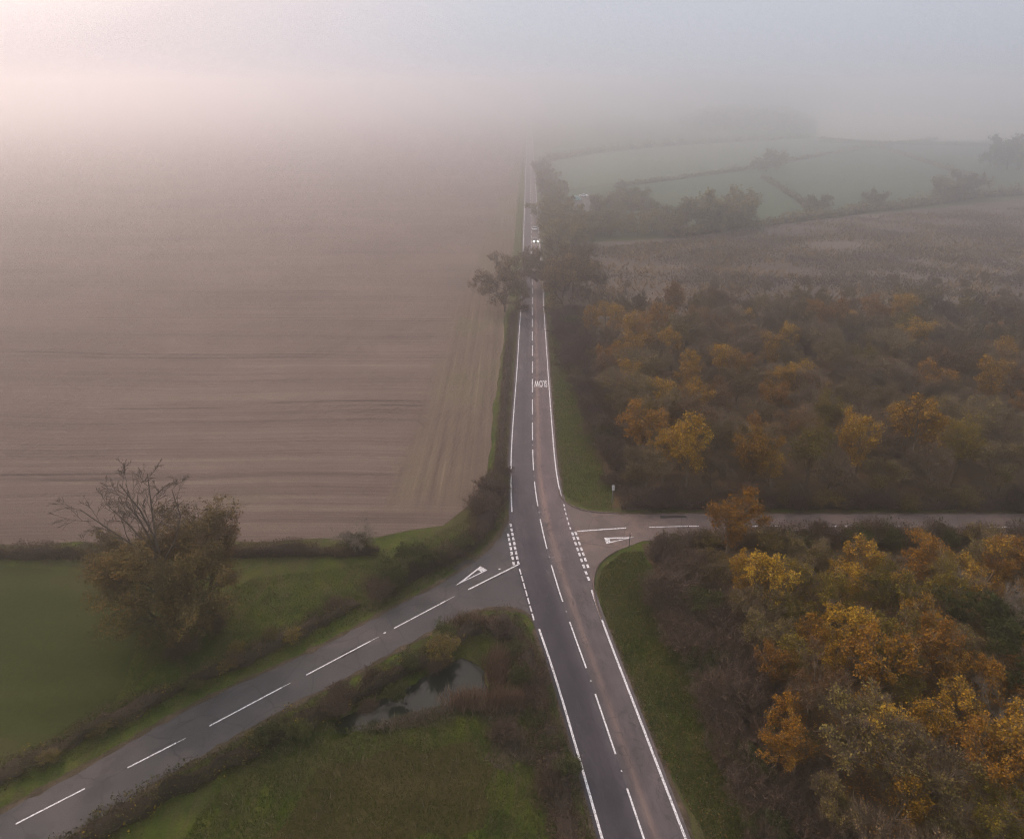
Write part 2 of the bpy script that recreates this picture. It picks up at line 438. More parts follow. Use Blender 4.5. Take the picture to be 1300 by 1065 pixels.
def paint_mat():
    m, n, l = new_mat("road_paint")
    v = objc(n)
    f = N_noise(n, l, v, 7.0, 5, .8)
    c = N_ramp(n, l, f, [(.36, (.14, .12, .115)), (.46, (.50, .47, .44)), (.60, (.78, .75, .72))])
    return finish(m, n, l, c, .6, .4)
M['paint'] = paint_mat()
M['kerb'] = simple("kerb_stone", (.12, .085, .07), .9, .2, .4, 3)
M['mud'] = patch_mat("verge_mud", (.05, .036, .024), (.075, .055, .035), (.12, .085, .055), .8, 5)
M['water'] = None
def water_mat():
    m, n, l = new_mat("pond_water")
    v = objc(n)
    f = N_noise(n, l, N_map(n, l, v, (1, 1, 1)), 1.6, 3)
    big = N_noise(n, l, v, .3, 4)
    c = N_ramp(n, l, big, [(.35, (.010, .012, .010)), (.6, (.020, .022, .014)), (.72, (.045, .05, .02))])
    rg = N_ramp(n, l, big, [(.5, (.08, .08, .08)), (.7, (.35, .35, .35))])
    return finish(m, n, l, c, rg, .22, f, .08, .05)
M['water'] = water_mat()

# ------------------------------------------------------------------ roads: traced on the ground plane
LE = [(700, 838 + 20), (739, 975), (725, 927), (712, 880), (698, 838), (685, 795), (677.9, 787.4), (668, 750), (659, 719.7), (653, 690), (648.9, 660), (650.2, 650.4), (648.6, 624), (648.4, 598),
      (649.4, 563.6), (653.3, 510), (657.3, 456), (659.2, 420), (662.1, 382.5), (666, 309.6), (667.9, 223)][1:]
LE.sort(key=lambda q: -q[1])
RE = [(835.6, 974.6), (793.5, 864), (766, 794.4), (748.6, 742), (736.5, 705), (725, 672.6), (715.8, 639.7), (710.4, 630.4), (704.4, 587.3), (700.4, 537.3), (696.7, 487.3),
      (693.6, 440), (689.9, 387), (683.6, 309), (678.5, 223)]
def edge(pts):
    W = GP(pts); W = W[np.argsort(W[:, 1])]
    # straight on beyond both ends
    d0 = (W[0] - W[2]); d0 /= abs(d0[1])
    a = W[0] + d0 * (W[0][1] + 60)
    return np.vstack([[a], W])
LEW, REW = edge(LE), edge(RE)
FAR_SLOPE = (21 / 901) * CT
ys = np.concatenate([np.arange(-55, 180, 1.0), np.arange(180, 420, 5.0)])
xl = np.interp(ys, LEW[:, 1], LEW[:, 0]); xr = np.interp(ys, REW[:, 1], REW[:, 0])
def smooth1(a, k):
    p = np.pad(a, k, mode='reflect', reflect_type='odd'); w = np.hanning(2 * k + 3)[1:-1]; w /= w.sum()
    return np.convolve(p, w, 'valid')
cx = smooth1((xl + xr) / 2, 9); hw = smooth1((xr - xl) / 2, 9)
hw = np.where(ys > 170, np.interp(ys, [170, 420], [hw[ys <= 170][-1], 3.1]), hw)
keep = ys < 200
ys2 = np.concatenate([ys[keep], np.array([260, 340, 450, 600, 900, 1400, 2400, 3900.])])
c200 = cx[keep][-1]
tgt = 50.0 * 0
# beyond 200 m the road is straight, aimed at its vanishing point
cx2 = np.concatenate([cx[keep], c200 + FAR_SLOPE * (ys2[keep.sum():] - ys[keep][-1])])
hw2 = np.concatenate([hw[keep], np.full(len(ys2) - keep.sum(), hw[keep][-1])])
def road_x(y, off=0.0, side=0):
    """x at distance y: centre + side*halfwidth + off"""
    return np.interp(y, ys2, cx2) + side * np.interp(y, ys2, hw2) + off

def ribbon(name, ya, yb, fa, fb, z, mat, step=1.0, cols=1, uv=False):
    yy = [ya]
    while yy[-1] < yb:
        s = step if yy[-1] < 220 else 25
        yy.append(min(yb, yy[-1] + s))
    yy = np.array(yy)
    A, B = fa(yy), fb(yy)
    V = []; 
    for j in range(cols + 1):
        t = j / cols
        V.append(np.c_[A + (B - A) * t, yy, np.full(len(yy), z)])
    V = np.concatenate(V); n = len(yy); F = []
    for j in range(cols):
        i = np.arange(n - 1)
        F.append(np.c_[j * n + i, (j + 1) * n + i, (j + 1) * n + i + 1, j * n + i + 1])
    me = mesh_np(name, V, np.concatenate(F), mat)
    if uv:
        lay = me.uv_layers.new(name="UVMap")
        vi = np.zeros(len(me.loops), dtype=np.int32); me.loops.foreach_get("vertex_index", vi)
        t = (vi // n) / cols; yv = V[vi, 1]
        lay.data.foreach_set("uv", np.c_[t, yv].astype(np.float32).ravel())
    return link(name, me)

# ------------------------------------------------------------------ ground sheet with the pond hollow
POND = GP([(430, 912), (452, 900), (477.7, 888), (507.7, 872), (549, 852), (567.7, 841), (588, 833), (602, 842), (612, 862), (619, 882), (608, 892),
           (590, 891), (549, 896), (519, 905), (480, 915), (440, 922)])
xs_ = np.unique(np.concatenate([-np.geomspace(30, 4000, 24)[::-1], np.arange(-30, 4, .5), np.geomspace(4, 4000, 30)]))
ys_ = np.unique(np.concatenate([[-600, -200, -60, 0, 20], np.arange(34, 62, .5), np.geomspace(62, 4000, 34)]))
XX, YY = np.meshgrid(xs_, ys_)
P2 = np.c_[XX.ravel(), YY.ravel()]
d = dist_poly(POND, P2); d = np.where(inside(POND, P2), -d, d)
d = d - .45 + .35 * np.sin(P2[:, 0] * 1.7 + np.sin(P2[:, 1] * 1.1) * 2) + .35 * np.sin(P2[:, 1] * 2.6 + P2[:, 0] * .9)
s = np.clip((1.0 - d) / 2.2, 0, 1); s = s * s * (3 - 2 * s)
ZZ = -1.5 * s
i, j = np.meshgrid(np.arange(len(ys_) - 1), np.arange(len(xs_) - 1), indexing='ij')
w_ = len(xs_); a_ = (i * w_ + j).ravel()
me = mesh_np("ground", np.c_[P2, ZZ], np.c_[a_, a_ + 1, a_ + w_ + 1, a_ + w_], M['ground'], smooth=True)
tag(link("ground", me), kind="structure")
pc = POND.mean(0)
tag(poly_sheet("pond_water", pc + (smooth_line(POND, 2, True) - pc) * 1.15, -.50, M['water']), kind="structure")

def S(name, px, z, mat, jit=.0, step=2.0, world=False):
    P = np.array(px, float) if world else GP(px)
    return tag(poly_sheet(name, P, z, mat, jit, step), kind="structure")

# fields to the left
FIELD_L = [(road_x(y, -3.3, -1), y) for y in (92, 105, 120, 140, 160, 190, 230, 300, 400, 700, 1200)]
hb = [G(-700, 690), G(-200, 693), G(100, 690), G(300, 687), G(440, 684), G(560, 668), G(600, 640), G(618, 610)]
S("ploughed_field", [tuple(p) for p in hb] + [p for p in FIELD_L if p[1] > hb[-1][1] + 4] + [(-1500, 1200), (-1500, 60)], .020, M['plough'], .25, 3, True)
gf = [G(-700, 716), G(-100, 716), G(60, 722), G(150, 735), G(175, 800), G(160, 870), G(120, 920), G(40, 962), G(-80, 1020), G(-300, 1150)]
S("grass_field", [tuple(p) for p in gf], .020, M['field'], .25, 2, True)
S("mown_patch", [tuple(G(*p)) for p in [(400, 985), (430, 962), (520, 950), (590, 955), (620, 975), (610, 1040), (500, 1080), (340, 1070)]], .016, M['tallgrass'], .45, 1.2, True)
S("bare_path", [tuple(G(*p)) for p in [(640, 975), (612, 960), (625, 925), (655, 908), (668, 930), (660, 985)]], .018, M['mud'], .35, 1.0, True)
# ground under the woods, the heath, and the far pastures to the right
S("woodland_floor", [tuple(G(*p)) for p in [(778, 645), (1500, 647), (1600, 395), (1000, 392), (740, 400), (716, 410), (722, 470), (745, 540), (762, 590)]], .020, M['litter'], .4, 2.5, True)
S("woodland_floor", [tuple(G(*p)) for p in [(812, 690), (1500, 684), (1900, 1300), (1080, 1300), (940, 990), (900, 900), (868, 820), (838, 755)]], .020, M['litter'], .3, 2, True)
S("heath", [tuple(G(*p)) for p in [(705, 405), (1000, 397), (1650, 400), (1700, 245), (1300, 252), (1150, 268), (960, 288), (860, 303), (720, 310), (698, 330)]], .022, M['heath'], 1.0, 8, True)
S("pasture", [tuple(G(*p)) for p in [(690, 300), (860, 297), (1000, 275), (1230, 246), (1080, 186), (960, 212), (800, 232), (690, 248)]], .024, M['pasture'], .5, 20, True)
S("pasture", [tuple(G(*p)) for p in [(1232, 246), (1700, 236), (1700, 190), (1180, 177), (1085, 187)]], .026, M['pasture'], .5, 20, True)
S("pale_pasture", [tuple(G(*p)) for p in [(685, 246), (800, 230), (960, 210), (1085, 184), (1030, 172), (860, 178), (682, 190)]], .028, M['pasture2'], .5, 20, True)
S("stubble_field", [tuple(G(*p)) for p in [(1036, 174), (1130, 180), (1500, 176), (1400, 155), (1150, 147), (1036, 144)]], .030, M['stubble'], .5, 30, True)
S("farm_yard", [tuple(G(*p)) for p in [(712, 252), (752, 246), (768, 258), (752, 272), (722, 274)]], .034, M['yard'], .4, 4, True)

# roads
left_road = [(648, 653), (635.5, 678), (616, 700.7), (584, 724.6), (539.7, 750), (507.7, 766), (421.5, 812.4), (380, 833), (248, 891), (107, 974), (-60, 1062), (-300, 1200),
             (-80, 1200), (80, 1070), (235.5, 974), (320, 925), (380, 892), (443.9, 860), (507.7, 825), (558.8, 796.5), (587.6, 782), (610, 774), (635.5, 771.6), (657.8, 774),
             (673.8, 782), (684, 795), (700, 800), (700, 720), (680, 650), (662, 630)]
S("side_road", left_road, .036, M['asphalt2'])
right_road = [(708, 626), (714.5, 635.8), (726.3, 643.7), (742, 649), (759, 651.5), (784, 652.6), (840, 652.2), (955, 652), (1265, 652), (1700, 652), (1700, 688), (1265, 686), (900, 685),
              (815.7, 687), (797.3, 694), (784, 698.9), (771, 706), (761.8, 714.7), (756.5, 722.5), (753.9, 731.7), (752.6, 744.9), (754.5, 762), (762, 785), (740, 785), (720, 720), (690, 630)]
S("side_road", right_road, .036, M['asphalt3'])
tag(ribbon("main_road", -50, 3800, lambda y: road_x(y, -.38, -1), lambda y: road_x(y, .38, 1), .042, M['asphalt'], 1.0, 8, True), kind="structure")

M['tar'] = patch_mat("tar_patch", (.036, .032, .030), (.046, .041, .038), (.058, .05, .047), .8, 7)
for q in ([(575, 722), (590, 712), (600, 710), (604, 713), (592, 717), (582, 724)], [(838, 655), (870, 655), (872, 657.5), (838, 657.5)],
          [(430, 832), (452, 821), (456, 824), (434, 836)], [(608, 741), (640, 727), (641, 728.4), (610, 742.6)]):
    tag(poly_sheet("tar_patch", GP(q), .0400, M['tar'], .06, .6), kind="structure")
# mud rims where the asphalt meets the grass
def strip(name, px, w, z, mat, world=False, jit=.06, h=0.0):
    P = smooth_line(np.array(px) if world else GP(px), 2)
    P = densify(P, .6)
    T = np.gradient(P, axis=0); T /= np.linalg.norm(T, axis=1)[:, None] + 1e-9
    Nn = np.c_[-T[:, 1], T[:, 0]]
    wv = w / 2 * (1 + RNG.normal(0, jit, len(P)))[:, None]
    L, Rr = P + Nn * wv, P - Nn * wv; n = len(P); i = np.arange(n - 1)
    if h == 0:
        V = np.r_[np.c_[Rr, np.full(n, z)], np.c_[L, np.full(n, z)]]
        F = np.c_[i, i + 1, n + i + 1, n + i][:, ::-1]
        F = np.c_[i, i + 1, i + 1 + n, i + n]
        return link(name, mesh_np(name, V, F, mat))
    zb, zt = z - .02, z + h
    V = np.r_[np.c_[Rr, np.full(n, zb)], np.c_[Rr * .96 + L * .04, np.full(n, zt)], np.c_[L * .96 + Rr * .04, np.full(n, zt)], np.c_[L, np.full(n, zb)]]
    F = np.concatenate([np.c_[i + k * n, i + 1 + k * n, i + 1 + (k + 1) * n, i + (k + 1) * n] for k in range(3)])
    return link(name, mesh_np(name, V, F, mat))
mud_px = [[(648, 645), (648, 653), (635.5, 678), (616, 700.7), (584, 724.6), (539.7, 750), (507.7, 766), (421.5, 812.4), (380, 833), (248, 891), (107, 974), (-60, 1062)],
          [(80, 1070), (235.5, 974), (320, 925), (380, 892), (443.9, 860), (507.7, 825), (558.8, 796.5), (587.6, 782), (610, 774), (635.5, 771.6), (657.8, 774), (673.8, 782), (684, 797)],
          [(784, 652), (840, 651.6), (955, 651.4), (1265, 651.4), (1600, 651.4)]]
for q in mud_px: tag(strip("muddy_road_edge", q, .5, .0395, M['mud'], jit=.35), kind="structure")
tag(strip("muddy_road_edge", [(road_x(y, .55, 1), y) for y in np.arange(-10, 57, 3)], .45, .039, M['mud'], True, .35), kind="structure")
tag(strip("muddy_road_edge", [(road_x(y, .55, 1), y) for y in np.arange(83, 170, 3)], .45, .039, M['mud'], True, .35), kind="structure")
tag(strip("muddy_road_edge", [(road_x(y, -.5, -1), y) for y in np.arange(-10, 57, 3)], .35, .039, M['mud'], True, .35), kind="structure")
tag(strip("muddy_road_edge", [(road_x(y, -.5, -1), y) for y in np.arange(80, 170, 3)], .35, .039, M['mud'], True, .35), kind="structure")
tag(strip("kerb", [(709.5, 622), (711.0, 630), (714.5, 635.2), (726.3, 643.2), (742, 648.5), (759, 651), (784, 652)], .16, .03, M['kerb'], h=.12), kind="structure")
tag(strip("kerb", [(784, 699.2), (771, 706.3), (761.8, 715), (756.7, 722.8), (754.2, 731.8), (753.2, 745), (755.4, 762), (764, 787)], .16, .03, M['kerb'], h=.12), kind="structure")

# painted markings
PV, PF = [], []
def quad(pts, z=.048):
    b = len(PV)
    for p in pts: PV.append((p[0], p[1], z))
    a = np.array(pts); 
    ar = sum(a[i][0] * a[(i + 1) % len(a)][1] - a[(i + 1) % len(a)][0] * a[i][1] for i in range(len(a)))
    f = list(range(b, b + len(pts)))
    PF.append(f if ar > 0 else f[::-1])
def bar(p, q, w, z=.048):
    p, q = np.array(p, float), np.array(q, float)
    t = (q - p) / (np.linalg.norm(q - p) + 1e-9); n = np.array([-t[1], t[0]]) * w / 2
    quad([p - n, q - n, q + n, p + n], z)
def flush(name, mat=None):
    me = bpy.data.meshes.new(name); me.from_pydata(PV, [], PF); me.materials.append(mat or M['paint'])
    o = link(name, me); tag(o, kind="structure"); PV.clear(); PF.clear(); return o
# edge lines
def eline(ya, yb, side, w=.17):
    yy = np.arange(ya, yb + .01, 1.0) if yb < 260 else np.concatenate([np.arange(ya, 200, 2.0), np.linspace(200, yb, 12)])
    for a, b in zip(yy[:-1], yy[1:]): bar((road_x(a, 0, side), a), (road_x(b, 0, side), b + .005), w)
y = lambda px, py: G(px, py)[1]
eline(-45, y(685, 795), -1, .20); eline(y(650, 650), y(650, 597), -1, .19)
eline(y(650, 597), 900, -1, .17)
eline(-45, y(748, 746), 1, .20); eline(y(710, 630), 900, 1, .18)
flush("edge_line_marking")
# centre dashes: phase taken from the dash that starts at (713.6, 764)
y0 = y(713.6, 764)
for k in range(-12, 95):
    a = y0 + k * 9.25
    if a > 700: break
    b = a + 6.2
    for t in range(3):
        aa, bb = a + (b - a) * t / 3, a + (b - a) * (t + 1) / 3
        bar((road_x(aa), aa), (road_x(bb), bb + .004), .15 if a < 110 else .17)
    bar((road_x(a - 1.6) + .02, a - 1.6), (road_x(a - 1.48) + .02, a - 1.48), .12)      # reflecting stud
flush("centre_line_marking")
# junction: broken edge lines
def dashes(p, q, n, w, fill=.62, cw=False):
    P, Q = G(*p), G(*q)
    for k in range(n):
        bar(P + (Q - P) * (k) / n, P + (Q - P) * (k + fill) / n, w)
dashes((677.9, 787.4), (659, 720.5), 7, .15, .78)
def marks(lst, L, w):
    Q = GP(lst)
    for k, p in enumerate(Q):
        t = (Q[min(k + 1, len(Q) - 1)] - Q[max(k - 1, 0)]); t /= np.linalg.norm(t)
        bar(p - t * L / 2, p + t * L / 2, w)
marks([(620 + a / 6.65, 640 + b / 6.65) for a, b in [(189, 180), (196, 218), (203, 255), (210, 292), (219, 333), (226, 372), (234, 412), (243, 455), (252, 497)]], .62, .26)
marks([(620 + a / 6.65, 640 + b / 6.65) for a, b in [(167, 262), (175, 300), (182, 338), (190, 377), (197, 416), (205, 458), (213, 502)]], .62, .26)
c6 = lambda a, b: (700 + a / 7.607, 620 + b / 7.607)
marks([c6(*q) for q in [(205, 440), (217, 483), (234, 535), (253, 590), (271, 640), (291, 695), (312, 755), (335, 818), (358, 873)]], .66, .26)
marks([c6(*q) for q in [(237, 437), (255, 482), (271, 533), (290, 587), (308, 636), (328, 690), (351, 752)]], .66, .26)
marks([c6(*q) for q in [(122, 165), (130, 205), (140, 245), (152, 292), (166, 342), (182, 387)]], .6, .14)
flush("give_way_marking")
bar(G(594.6, 748.6), G(658.5, 716.6), .18); bar(G(732.9, 674.6), G(794.7, 670.4), .20)
for a, b in [((500.4, 797.7), (565.5, 763.3)), ((389, 857), (469.4, 814.4)), ((265.7, 921.8), (357.4, 873)), ((162, 974.7), (223.6, 943.3)), ((20, 1046), (108, 1001)),
             ((824, 669.4), (887, 668)), ((955, 668), (990, 668)), ((1040, 668.2), (1085, 668.4)), ((1127.9, 668.7), (1166.8, 668.8)), ((1239.7, 669), (1293, 669.3)), ((1340, 669.4), (1380, 669.5))]:
    bar(G(*a), G(*b), .14)
flush("centre_line_marking")
for a, b in [((565.5, 763.3), (577, 757.3)), ((469.4, 814.4), (481, 808.4)), ((223.6, 943.3), (236, 937)), ((357.4, 873), (369, 867))]: bar(G(*a), G(*b), .05)
for q in [(632.8, 723), (487, 804), (648, 705)]:
    p = G(*q); bar(p, p + np.array([.22, .1]), .16)
flush("faded_line_marking")
def give_tri(A, B1, B2, H1, H2, HA):
    A, B1, B2, H1, H2, HA = [G(*q) for q in (A, B1, B2, H1, H2, HA)]
    for q in ([B1, B2, H2, H1], [B1, H1, HA, A], [B2, A, HA, H2]): quad(q)
give_tri((577.8, 743.8), (609.8, 719), (618.7, 724.1), (606.8, 723.4), (611.0, 726.6), (590, 736.8))
give_tri((805.2, 682), (767, 682.8), (769.7, 690.7), (773.9, 684.3), (774.9, 687.9), (796.6, 683.8))
flush("give_way_triangle_marking")
# SLOW, painted for traffic coming towards the camera
fc = bpy.data.curves.new("slow_text", 'FONT'); fc.body = "SLOW"; fc.size = 1.0; fc.align_x = 'CENTER'; fc.align_y = 'CENTER'; fc.offset = .022
tmp = bpy.data.objects.new("slow_text", fc); COL.objects.link(tmp)
bpy.context.view_layer.update()
tm = bpy.data.meshes.new_from_object(tmp.evaluated_get(bpy.context.evaluated_depsgraph_get()))
bpy.data.objects.remove(tmp); tm.materials.clear(); tm.materials.append(M['paint'])
co = np.zeros(len(tm.vertices) * 3); tm.vertices.foreach_get("co", co); co = co.reshape(-1, 3)
co[:, :2] -= (co[:, :2].max(0) + co[:, :2].min(0)) / 2
ext = co[:, :2].max(0) - co[:, :2].min(0)
yS = y(687, 487.5)
co[:, 0] *= 2.35 / ext[0]; co[:, 1] *= 3.1 / ext[1]
co = np.c_[-co[:, 0] + road_x(yS, 0, .5), -co[:, 1] + yS, np.full(len(co), .049)]
tm.vertices.foreach_set("co", co.ravel()); tm.update()
tag(link("slow_road_marking", tm), kind="structure")

# ------------------------------------------------------------------ plants
def tubes(segs, sides=4):
    """segs: array (n, 8): p0, p1, r0, r1"""
    S_ = np.asarray(segs, float); n = len(S_)
    p0, p1, r0, r1 = S_[:, :3], S_[:, 3:6], S_[:, 6], S_[:, 7]
    t = p1 - p0; t /= np.linalg.norm(t, axis=1)[:, None] + 1e-9
    ref = np.where(np.abs(t[:, 2:3]) > .9, np.array([[1., 0, 0]]), np.array([[0, 0, 1.]]))
    a = np.cross(t, ref); a /= np.linalg.norm(a, axis=1)[:, None]; b = np.cross(t, a)
    V = np.zeros((n, 2 * sides, 3))
    for k in range(sides):
        th = 2 * math.pi * k / sides
        o = a * math.cos(th) + b * math.sin(th)
        V[:, k] = p0 + o * r0[:, None]; V[:, sides + k] = p1 + o * r1[:, None]
    base = (np.arange(n) * 2 * sides)[:, None]
    F = np.concatenate([base + np.array([[k, (k + 1) % sides, sides + (k + 1) % sides, sides + k]]) for k in range(sides)])
    return V.reshape(-1, 3), F

def leaves(C, size, rng, flat=.35, aspect=.7, upbias=.3):
    """one small folded card per centre"""
    n = len(C)
    nrm = rng.normal(0, 1, (n, 3)); nrm[:, 2] = np.abs(nrm[:, 2]) + upbias
    nrm /= np.linalg.norm(nrm, axis=1)[:, None]
    a = np.cross(nrm, rng.normal(0, 1, (n, 3))); a /= np.linalg.norm(a, axis=1)[:, None]
    b = np.cross(nrm, a)
    s = size * rng.uniform(.55, 1.35, (n, 1))
    a *= s * .5; b *= s * .5 * aspect
    V = np.stack([C - a, C - b + a * .15, C + a, C + b + a * .15], 1)
    V[:, 1] += nrm * s * .12; V[:, 3] += nrm * s * .12
    F = np.arange(4 * n).reshape(n, 4)
    return V.reshape(-1, 3), F, np.repeat(rng.random(n), 4)

def unit(v): return v / (math.sqrt(v[0]**2 + v[1]**2 + v[2]**2) + 1e-9)

def grow(rng, stems, levels, P):
    """recursive branching. stems: (p, d, L, r). returns segments with level"""
    segs = []; tips = []
    def rec(p, d, L, r, lv, leafy):
        k = 3 if lv < 2 else 2
        pts = [p]
        for i in range(k):
            d = unit(d + rng.normal(0, P['wander'], 3) + np.array([0, 0, P['up'] * (.6 if lv else .2)]))
            q = pts[-1] + d * L / k
            ra = r * (1 - P['taper'] * i / k); rb = r * (1 - P['taper'] * (i + 1) / k)
            segs.append((*pts[-1], *q, ra, rb, lv)); pts.append(q)
        if lv >= levels - 2: tips.append((*pts[0], *pts[-1], leafy, lv))
        if lv == levels: return
        nb = P['n'][lv]
        lo = P['low'] if lv == 0 else .25
        for i in range(nb):
            t = lo + (1 - lo) * (i + rng.random()) / nb
            f = t * k; j = min(k - 1, int(f)); q = pts[j] + (pts[j + 1] - pts[j]) * (f - j)
            az = rng.random() * 2 * math.pi if lv else (i * 2.4 + rng.random() * .7)
            side = np.array([math.cos(az), math.sin(az), 0.0])
            if lv: 
                side = rng.normal(0, 1, 3); side -= d * (side @ d); side = unit(side)
            ang = P['ang'][min(lv, len(P['ang']) - 1)] * rng.uniform(.75, 1.2)
            nd = unit(d * math.cos(ang) + side * math.sin(ang))
            shape = P['shape'](t) if lv == 0 else (1.15 - .55 * t)
            lf = leafy if lv != 1 else leafy * rng.choice([.15, .6, 1.0, 1.5], p=P['clump'])
            rec(q, nd, L * P['len'][lv] * shape * rng.uniform(.8, 1.2), max(r * (1 - P['taper'] * t) * P['rr'], .012), lv + 1, lf)
    for (p, d, L, r) in stems: rec(np.array(p, float), unit(np.array(d, float)), L, r, 0, 1.0)
    return np.array(segs), np.array(tips)

DOME = lambda t: .55 + .9 * math.sin(math.pi * min(1, max(0, (t - .1)) / 1.1)) ** .8
def make_plant(seed, kind, H, leafmat, barkmat, leaf_size=.22, leafn=7.0, levels=4, spread=1.0, stems=1, low=.3, clump=(.2, .25, .3, .25), n=(9, 6, 5, 4), up=.12, nleaf_sp=.22, twig_min=.0, brush=0.0, blen=.8, bw=.03):
    rng = np.random.default_rng(seed)
    P = dict(wander=.16, up=up, taper=.72, n=n, low=low, ang=[.95 * spread, .75, .7, .7], shape=DOME, len=[.52 * spread, .55, .55, .6, .6], rr=.62, clump=clump)
    if stems == 1:
        st = [((0, 0, -.15), (rng.normal(0, .05), rng.normal(0, .05), 1), H * .78, H * .022 + .03)]
    else:
        st = []
        for k in range(stems):
            az = k * 2.4 + rng.random(); lean = rng.uniform(.1, .75) * spread
            st.append(((math.cos(az) * .25 * rng.random(), math.sin(az) * .25 * rng.random(), -.1),
                       (math.cos(az) * lean, math.sin(az) * lean, 1), H * rng.uniform(.6, .95), .035 + H * .006))
    segs, tips = grow(rng, st, levels, P)
    zt = segs[:, 5].max()
    sc = H / zt
    segs[:, :6] *= sc; tips[:, :6] *= sc
    big = segs[:, 8] <= 1
    Va, Fa = tubes(segs[big][:, :8], 6)
    sm = segs[~big][:, :8].copy(); sm[:, 6:8] = np.maximum(sm[:, 6:8], twig_min)
    Vb, Fb = tubes(sm, 3)
    VV, FF = np.r_[Va, Vb], [Fa, Fb + len(Va)]
    L = np.linalg.norm(tips[:, 3:6] - tips[:, :3], axis=1)
    if brush:
        # fine outer twigs, each a thin tapering sliver fanning out from its branch
        cnt = rng.poisson(brush * L); idx = np.repeat(np.arange(len(tips)), cnt); n_ = len(idx)
        A = tips[idx, :3] + (tips[idx, 3:6] - tips[idx, :3]) * rng.random((n_, 1))
        D = (tips[idx, 3:6] - tips[idx, :3]) / L[idx][:, None] + rng.normal(0, .4, (n_, 3)); D[:, 2] += .35
        D /= np.linalg.norm(D, axis=1)[:, None]
        B = A + D * rng.uniform(.5, 1.3, (n_, 1)) * blen
        Wd = np.cross(D, rng.normal(0, 1, (n_, 3))); Wd /= np.linalg.norm(Wd, axis=1)[:, None]
        Vt = np.stack([A - Wd * bw / 2, A + Wd * bw / 2, B], 1).reshape(-1, 3)
        FF = FF + [np.arange(3 * n_).reshape(n_, 3) + len(VV)]; VV = np.r_[VV, Vt]
    tr = mesh_np(kind + "_trunk", VV, FF, barkmat)
    cnt = rng.poisson(leafn * L * tips[:, 6] * rng.choice([.15, .9, 1.9], len(tips), p=[.35, .35, .30]))
    idx = np.repeat(np.arange(len(tips)), cnt)
    # leaves hang in small sprays: a few spray centres per twig, several leaves in each
    sp_ = rng.random((len(tips), 3)) ** .5; pick = rng.integers(0, 3, len(idx))
    t = sp_[idx, pick][:, None]
    off_ = rng.normal(0, nleaf_sp * .8, (len(tips), 3, 3))
    C = tips[idx, :3] + (tips[idx, 3:6] - tips[idx, :3]) * t + off_[idx, pick] + rng.normal(0, nleaf_sp * .55, (len(idx), 3))
    C[:, 2] = np.maximum(C[:, 2], .1)
    Vl, Fl, var = leaves(C, leaf_size, rng)
    spray = rng.random((len(tips), 3))[idx, pick]          # leaves of one spray turn colour together
    var = np.clip(np.repeat(spray, 4) * .75 + var * .35 - .05, 0, 1)
    cr_ = mesh_np(kind + "_crown", Vl, Fl, leafmat, {"var": var})
    w = np.percentile(np.linalg.norm(C[:, :2], axis=1), 90) if len(C) else 1
    return dict(trunk=tr, crown=cr_, H=H, w=w, nl=len(C))

def place(proto, name, x, y, scale=1.0, rot=None, label=None, cat='tree', group=None, sz=None, parts=('trunk', 'crown')):
    e = bpy.data.objects.new(name, None); COL.objects.link(e)
    e.empty_display_size = .5
    e.location = (x, y, 0); e.rotation_euler = (0, 0, random.random() * 6.283 if rot is None else rot)
    e.scale = (scale, scale, scale * (sz or 1)) if sz else (scale * random.uniform(.85, 1.2), scale * random.uniform(.85, 1.2), scale)
    tag(e, label, cat, group)
    for pn, key in zip(parts, ('trunk', 'crown')):
        link(pn, proto[key], e)
    return e

PR = {}
PR['gold'] = [make_plant(10 + k, 'golden', 9, M['gold'], M['twig'], .22, 15, spread=.62, brush=3, clump=(.25, .3, .3, .15), up=.16) for k in range(4)]
PR['orange'] = [make_plant(20 + k, 'orange', 9, M['orange'], M['twig'], .21, 14, spread=.7, brush=3, clump=(.25, .3, .3, .15), up=.14) for k in range(3)]
PR['rust'] = [make_plant(30 + k, 'rust', 8.5, M['rust'], M['twig'], .20, 11, spread=.8, brush=6, clump=(.3, .3, .25, .15)) for k in range(3)]
PR['olive'] = [make_plant(40 + k, 'olive', 8.5, M['olive'], M['twig'], .19, 11, spread=.9, clump=(.2, .35, .3, .15), twig_min=.014, brush=10) for k in range(4)]
PR['yolive'] = [make_plant(50 + k, 'yellow_green', 9, M['yolive'], M['twig'], .21, 13, spread=.8, brush=4, clump=(.25, .3, .3, .15)) for k in range(3)]
PR['brown'] = [make_plant(60 + k, 'brown', 8, M['brown'], M['twig'], .15, 5, spread=.95, clump=(.3, .35, .25, .1), twig_min=.018, brush=16) for k in range(4)]
PR['green'] = [make_plant(70, 'green', 9, M['green'], M['bark'], .24, 17, spread=1.1, clump=(.05, .2, .35, .4))]
PR['bare'] = [make_plant(80, 'bare', 9, M['brown'], M['palebark'], .15, .5, spread=1.0, n=(8, 6, 5, 3), twig_min=.02, brush=4)]
PR['shrub'] = [make_plant(90 + k, 'shrub', 3.2, M['hedgeleaf'], M['twigred'], .12, 6.0, levels=3, spread=1.0, stems=11, n=(6, 5, 3, 3), clump=(.3, .3, .25, .15), nleaf_sp=.12, twig_min=.012, brush=9, blen=.55, bw=.022) for k in range(4)]
PR['gshrub'] = [make_plant(97 + k, 'green_shrub', 3.2, M['green'], M['twig'], .15, 14.0, levels=3, spread=1.0, stems=10, n=(6, 5, 3, 3), clump=(.1, .2, .35, .35), nleaf_sp=.15) for k in range(2)]
PR['yshrub'] = [make_plant(99, 'yellow_shrub', 3.0, M['yolive'], M['twig'], .14, 10.0, levels=3, spread=1.0, stems=10, n=(6, 5, 3, 3), nleaf_sp=.15, brush=4, blen=.5)]

